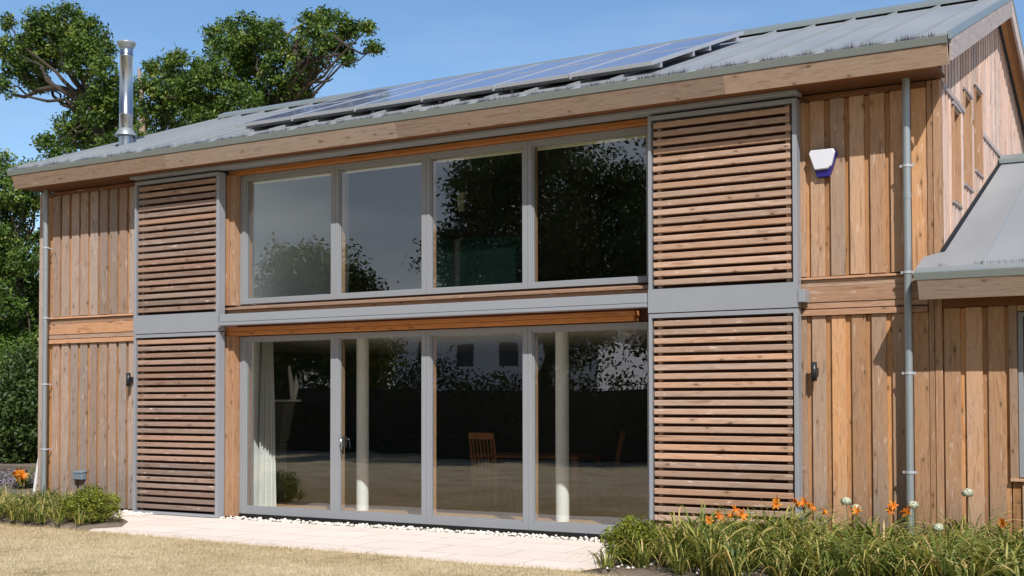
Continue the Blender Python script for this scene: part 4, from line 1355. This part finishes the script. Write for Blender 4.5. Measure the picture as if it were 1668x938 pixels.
lab = 'green strap-leaved daylily clump without flowers in the right-hand bed'
y = -2.35
while y < -.3:
    x = 10.55 + (0 if y > -1.9 else .1)
    while x < 16.5:
        if y > (-2.3 if x < 11 else -2.75):
            clump(x+random.uniform(-.12, .12), y+random.uniform(-.12, .12), random.uniform(.72, 1.05)*(.85 if x < 10.8 else 1), lab, 'leafy daylily clumps in the right-hand bed')
        x += random.uniform(.20, .36)
    y += .27
lab = 'green strap-leaved plant in the left-hand bed'
for yy in (-2.0, -1.75, -1.45, -1.1, -.75):
    x = -2.4
    while x < 2.72-(yy+2)*.2:
        if (x-2.98)**2+(yy+1.62)**2 > .2: clump(x+random.uniform(-.07, .07), yy+random.uniform(-.06, .06), random.uniform(.55, .74), lab, 'leafy plants in the left-hand bed')
        x += random.uniform(.22, .34)
lab = 'short yellow-green strap-leaved tuft at the front of the left-hand bed'
for x, yy in ((2.45, -1.98), (2.82, -1.97), (3.14, -1.93), (2.2, -1.99)):
    clump(x, yy, random.uniform(.7, .9), lab, 'short tufts at the front of the left-hand bed', True)
clump(10.42, -2.28, .9, 'short strap-leaved tuft at the front left end of the right-hand bed', None, True)
shrub(2.98, -1.62, .66, .48, 'rounded yellow-green box bush at the right end of the left-hand bed', 'boxleaf', 620, 12, .034, name='box_bush', spread=.026)
shrub(10.48, -1.80, .54, .46, 'loose green box bush at the left end of the right-hand bed beside the paving', 'boxleaf', 520, 12, .036, name='box_bush', spread=.03)

# ------------------------------------------------------------------ the garden behind the viewer: invented stand-in trees and hedge for the reflections
def standin_tree(x, y, h, w_, label, mat, gaps=0):
    blobs = []
    for i in range(26):
        a = random.uniform(0, 6.28); rr = w_*.5*math.sqrt(random.random()); z = h*(.32+.62*random.random())
        k = 1-.5*abs(z/h-.6)
        blobs.append(((x+math.cos(a)*rr*k, y+math.sin(a)*rr*k, z), random.uniform(.8, 1.5)))
    return oak((x, y, -.03), (x, y, h*.4), blobs, label, None, 55, 24, .26, .20, trunk_r=.3, group='stand-in trees at the far end of the lawn', mat=mat, name='garden_tree')


standin_tree(1.0, -23, 11.5, 9, 'tall dark stand-in tree at the far end of the lawn, reflected in the right-hand windows', 'darkleaf')
standin_tree(-4.8, -25, 12, 7, 'dark stand-in tree at the far end of the lawn next to the tallest one', 'darkleaf')
standin_tree(7.5, -26, 12, 9, 'dark stand-in tree at the far end of the lawn on the side of the wing', 'darkleaf')
standin_tree(-13.5, -21.5, 6.6, 6, 'smaller pale green stand-in tree reflected low in the leftmost upstairs window', 'paleleaf')
hd = empty('standin_hedge', (-6, -17.5, 0), 'long dark stand-in hedge along the far side of the lawn, behind the viewer', 'hedge')
C = np.stack([rng.uniform(-36, 30, 7000), rng.uniform(-1, 1, 7000), rng.uniform(.0, 1, 7000)], 1)
C[:, 2] *= 2.5+.35*np.sin(C[:, 0]*1.3)+.25*np.sin(C[:, 0]*3.7)
v, n = leaf_quads(C, 12, .20, .15)
mesh_np('foliage', v, n, 4, M['darkleaf'], hd, rng.random(n))
MB().box(-36, 30, -.7, .7, 0, 1.9).build('stems', M['bark'], hd)
nh = empty('neighbour_house', (-16, -44, 0), 'pale rendered house beyond the hedge, reflected in the glass doors', 'house')
MB().box(-6, 6, -4, 4, 0, 5.2).build('wall', M['render'], nh)
MB().prism([(-4.4, 5.2), (4.4, 5.2), (0, 8.0)], -6.4, 6.4, 0).build('roof', M['slate'], nh)
for wx in (-4, -1.3, 1.3, 4):
    for wz_ in (.9, 3.4): MB().box(wx-.5, wx+.5, 4.003, 4.04, wz_, wz_+1.2).build('window', M['felt'], nh)

# ------------------------------------------------------------------ sky and sun
SUN = Vector((.83, -1.0, 1.28)).normalized()
elev = math.asin(SUN.z); azim = math.atan2(SUN.x, SUN.y)          # azimuth clockwise from +Y
wd = bpy.data.worlds.new('World'); scn.world = wd; wd.use_nodes = True
nt = wd.node_tree; nt.nodes.clear()
sky = nt.nodes.new('ShaderNodeTexSky'); sky.sky_type = 'NISHITA'; sky.sun_disc = False
sky.sun_elevation = elev; sky.sun_rotation = azim
sky.air_density = 1.0; sky.dust_density = .35; sky.ozone_density = 2.6
bg = nt.nodes.new('ShaderNodeBackground'); bg.inputs['Strength'].default_value = .125
tc = nt.nodes.new('ShaderNodeTexCoord')
# soft fair-weather clouds in the southern half of the sky
mp = nt.nodes.new('ShaderNodeMapping'); mp.inputs['Scale'].default_value = (1.6, 1.6, 4.5)
nz = nt.nodes.new('ShaderNodeTexNoise'); nz.inputs['Scale'].default_value = 2.2; nz.inputs['Detail'].default_value = 6; nz.inputs['Roughness'].default_value = .5
rp = nt.nodes.new('ShaderNodeValToRGB'); rp.color_ramp.elements[0].position = .42; rp.color_ramp.elements[1].position = .66
sx = nt.nodes.new('ShaderNodeSeparateXYZ')
south = nt.nodes.new('ShaderNodeMapRange'); south.inputs['From Min'].default_value = .05; south.inputs['From Max'].default_value = -.35
mul = nt.nodes.new('ShaderNodeMath'); mul.operation = 'MULTIPLY'
mx = nt.nodes.new('ShaderNodeMix'); mx.data_type = 'RGBA'
mx.inputs[7].default_value = (7.4, 7.5, 7.6, 1)
lk = nt.links.new
lk(tc.outputs['Generated'], mp.inputs['Vector']); lk(mp.outputs[0], nz.inputs['Vector']); lk(nz.outputs['Fac'], rp.inputs[0])
lk(tc.outputs['Generated'], sx.inputs[0]); lk(sx.outputs['Y'], south.inputs['Value'])
low = nt.nodes.new('ShaderNodeMapRange'); low.inputs['From Min'].default_value = .45; low.inputs['From Max'].default_value = .25
mul2 = nt.nodes.new('ShaderNodeMath'); mul2.operation = 'MULTIPLY'
lk(sx.outputs['Z'], low.inputs['Value']); lk(south.outputs[0], mul2.inputs[0]); lk(low.outputs[0], mul2.inputs[1])
hz = nt.nodes.new('ShaderNodeMath'); hz.operation = 'MULTIPLY_ADD'; hz.inputs[1].default_value = .60; hz.inputs[2].default_value = .40
lk(rp.outputs[0], hz.inputs[0])
lk(hz.outputs[0], mul.inputs[0]); lk(mul2.outputs[0], mul.inputs[1]); mp2 = nt.nodes.new('ShaderNodeMapping'); mp2.inputs['Scale'].default_value = (2.2, 2.2, 9); mp2.inputs['Rotation'].default_value = (.25, .1, .5)
nz2 = nt.nodes.new('ShaderNodeTexNoise'); nz2.inputs['Scale'].default_value = 1.6; nz2.inputs['Detail'].default_value = 7; nz2.inputs['Roughness'].default_value = .6
rp2 = nt.nodes.new('ShaderNodeMapRange'); rp2.inputs['From Min'].default_value = .45; rp2.inputs['From Max'].default_value = .8; rp2.inputs['To Max'].default_value = .16
lk(tc.outputs['Generated'], mp2.inputs['Vector']); lk(mp2.outputs[0], nz2.inputs['Vector']); lk(nz2.outputs['Fac'], rp2.inputs['Value'])
mxx = nt.nodes.new('ShaderNodeMath'); mxx.operation = 'MAXIMUM'; lk(mul.outputs[0], mxx.inputs[0]); lk(rp2.outputs[0], mxx.inputs[1])
lk(mxx.outputs[0], mx.inputs[0])
hs = nt.nodes.new('ShaderNodeHueSaturation'); hs.inputs['Saturation'].default_value = 1.12; hs.inputs['Value'].default_value = 1.18
lk(sky.outputs[0], hs.inputs['Color'])
# the southern half of the sky dimmed to weaken its fill light
dk = nt.nodes.new('ShaderNodeMapRange'); dk.inputs['From Min'].default_value = .25; dk.inputs['From Max'].default_value = -.25; dk.inputs['To Min'].default_value = 1; dk.inputs['To Max'].default_value = .5
lk(sx.outputs['Y'], dk.inputs['Value'])
dm = nt.nodes.new('ShaderNodeVectorMath'); dm.operation = 'SCALE'
lk(hs.outputs[0], dm.inputs[0]); lk(dk.outputs[0], dm.inputs['Scale']); lk(dm.outputs[0], mx.inputs[6]); lk(mx.outputs[2], bg.inputs['Color'])
wo_ = nt.nodes.new('ShaderNodeOutputWorld'); lk(bg.outputs[0], wo_.inputs['Surface'])
sl = bpy.data.lights.new('sun', 'SUN'); sl.energy = 5.0; sl.angle = R(.53); sl.color = (1, .965, .91)
so = bpy.data.objects.new('sun', sl); col.objects.link(so)
so.rotation_euler = (-SUN).to_track_quat('-Z', 'Y').to_euler(); so.location = (20, -20, 30)

# ------------------------------------------------------------------ camera
cd = bpy.data.cameras.new('camera'); co = bpy.data.objects.new('camera', cd); col.objects.link(co)
cd.sensor_width = 36; cd.sensor_fit = 'HORIZONTAL'; cd.lens = FPX/1668*36
cd.shift_x = (834-PPX)/1668; cd.shift_y = (PPY-469)/1668
cd.clip_start = .1; cd.clip_end = 2000
mt = Matrix((tuple(RGT)+(0,), tuple(UPV)+(0,), tuple(-FWD)+(0,), (0, 0, 0, 1))).transposed()
mt.translation = Vector(CAM)
co.matrix_world = mt
scn.camera = co
scn.view_settings.view_transform = 'Standard'; scn.view_settings.look = 'None'
scn.view_settings.exposure = 0; scn.view_settings.gamma = 1
scn.cycles.max_bounces = 8; scn.cycles.diffuse_bounces = 2; scn.cycles.transparent_max_bounces = 16
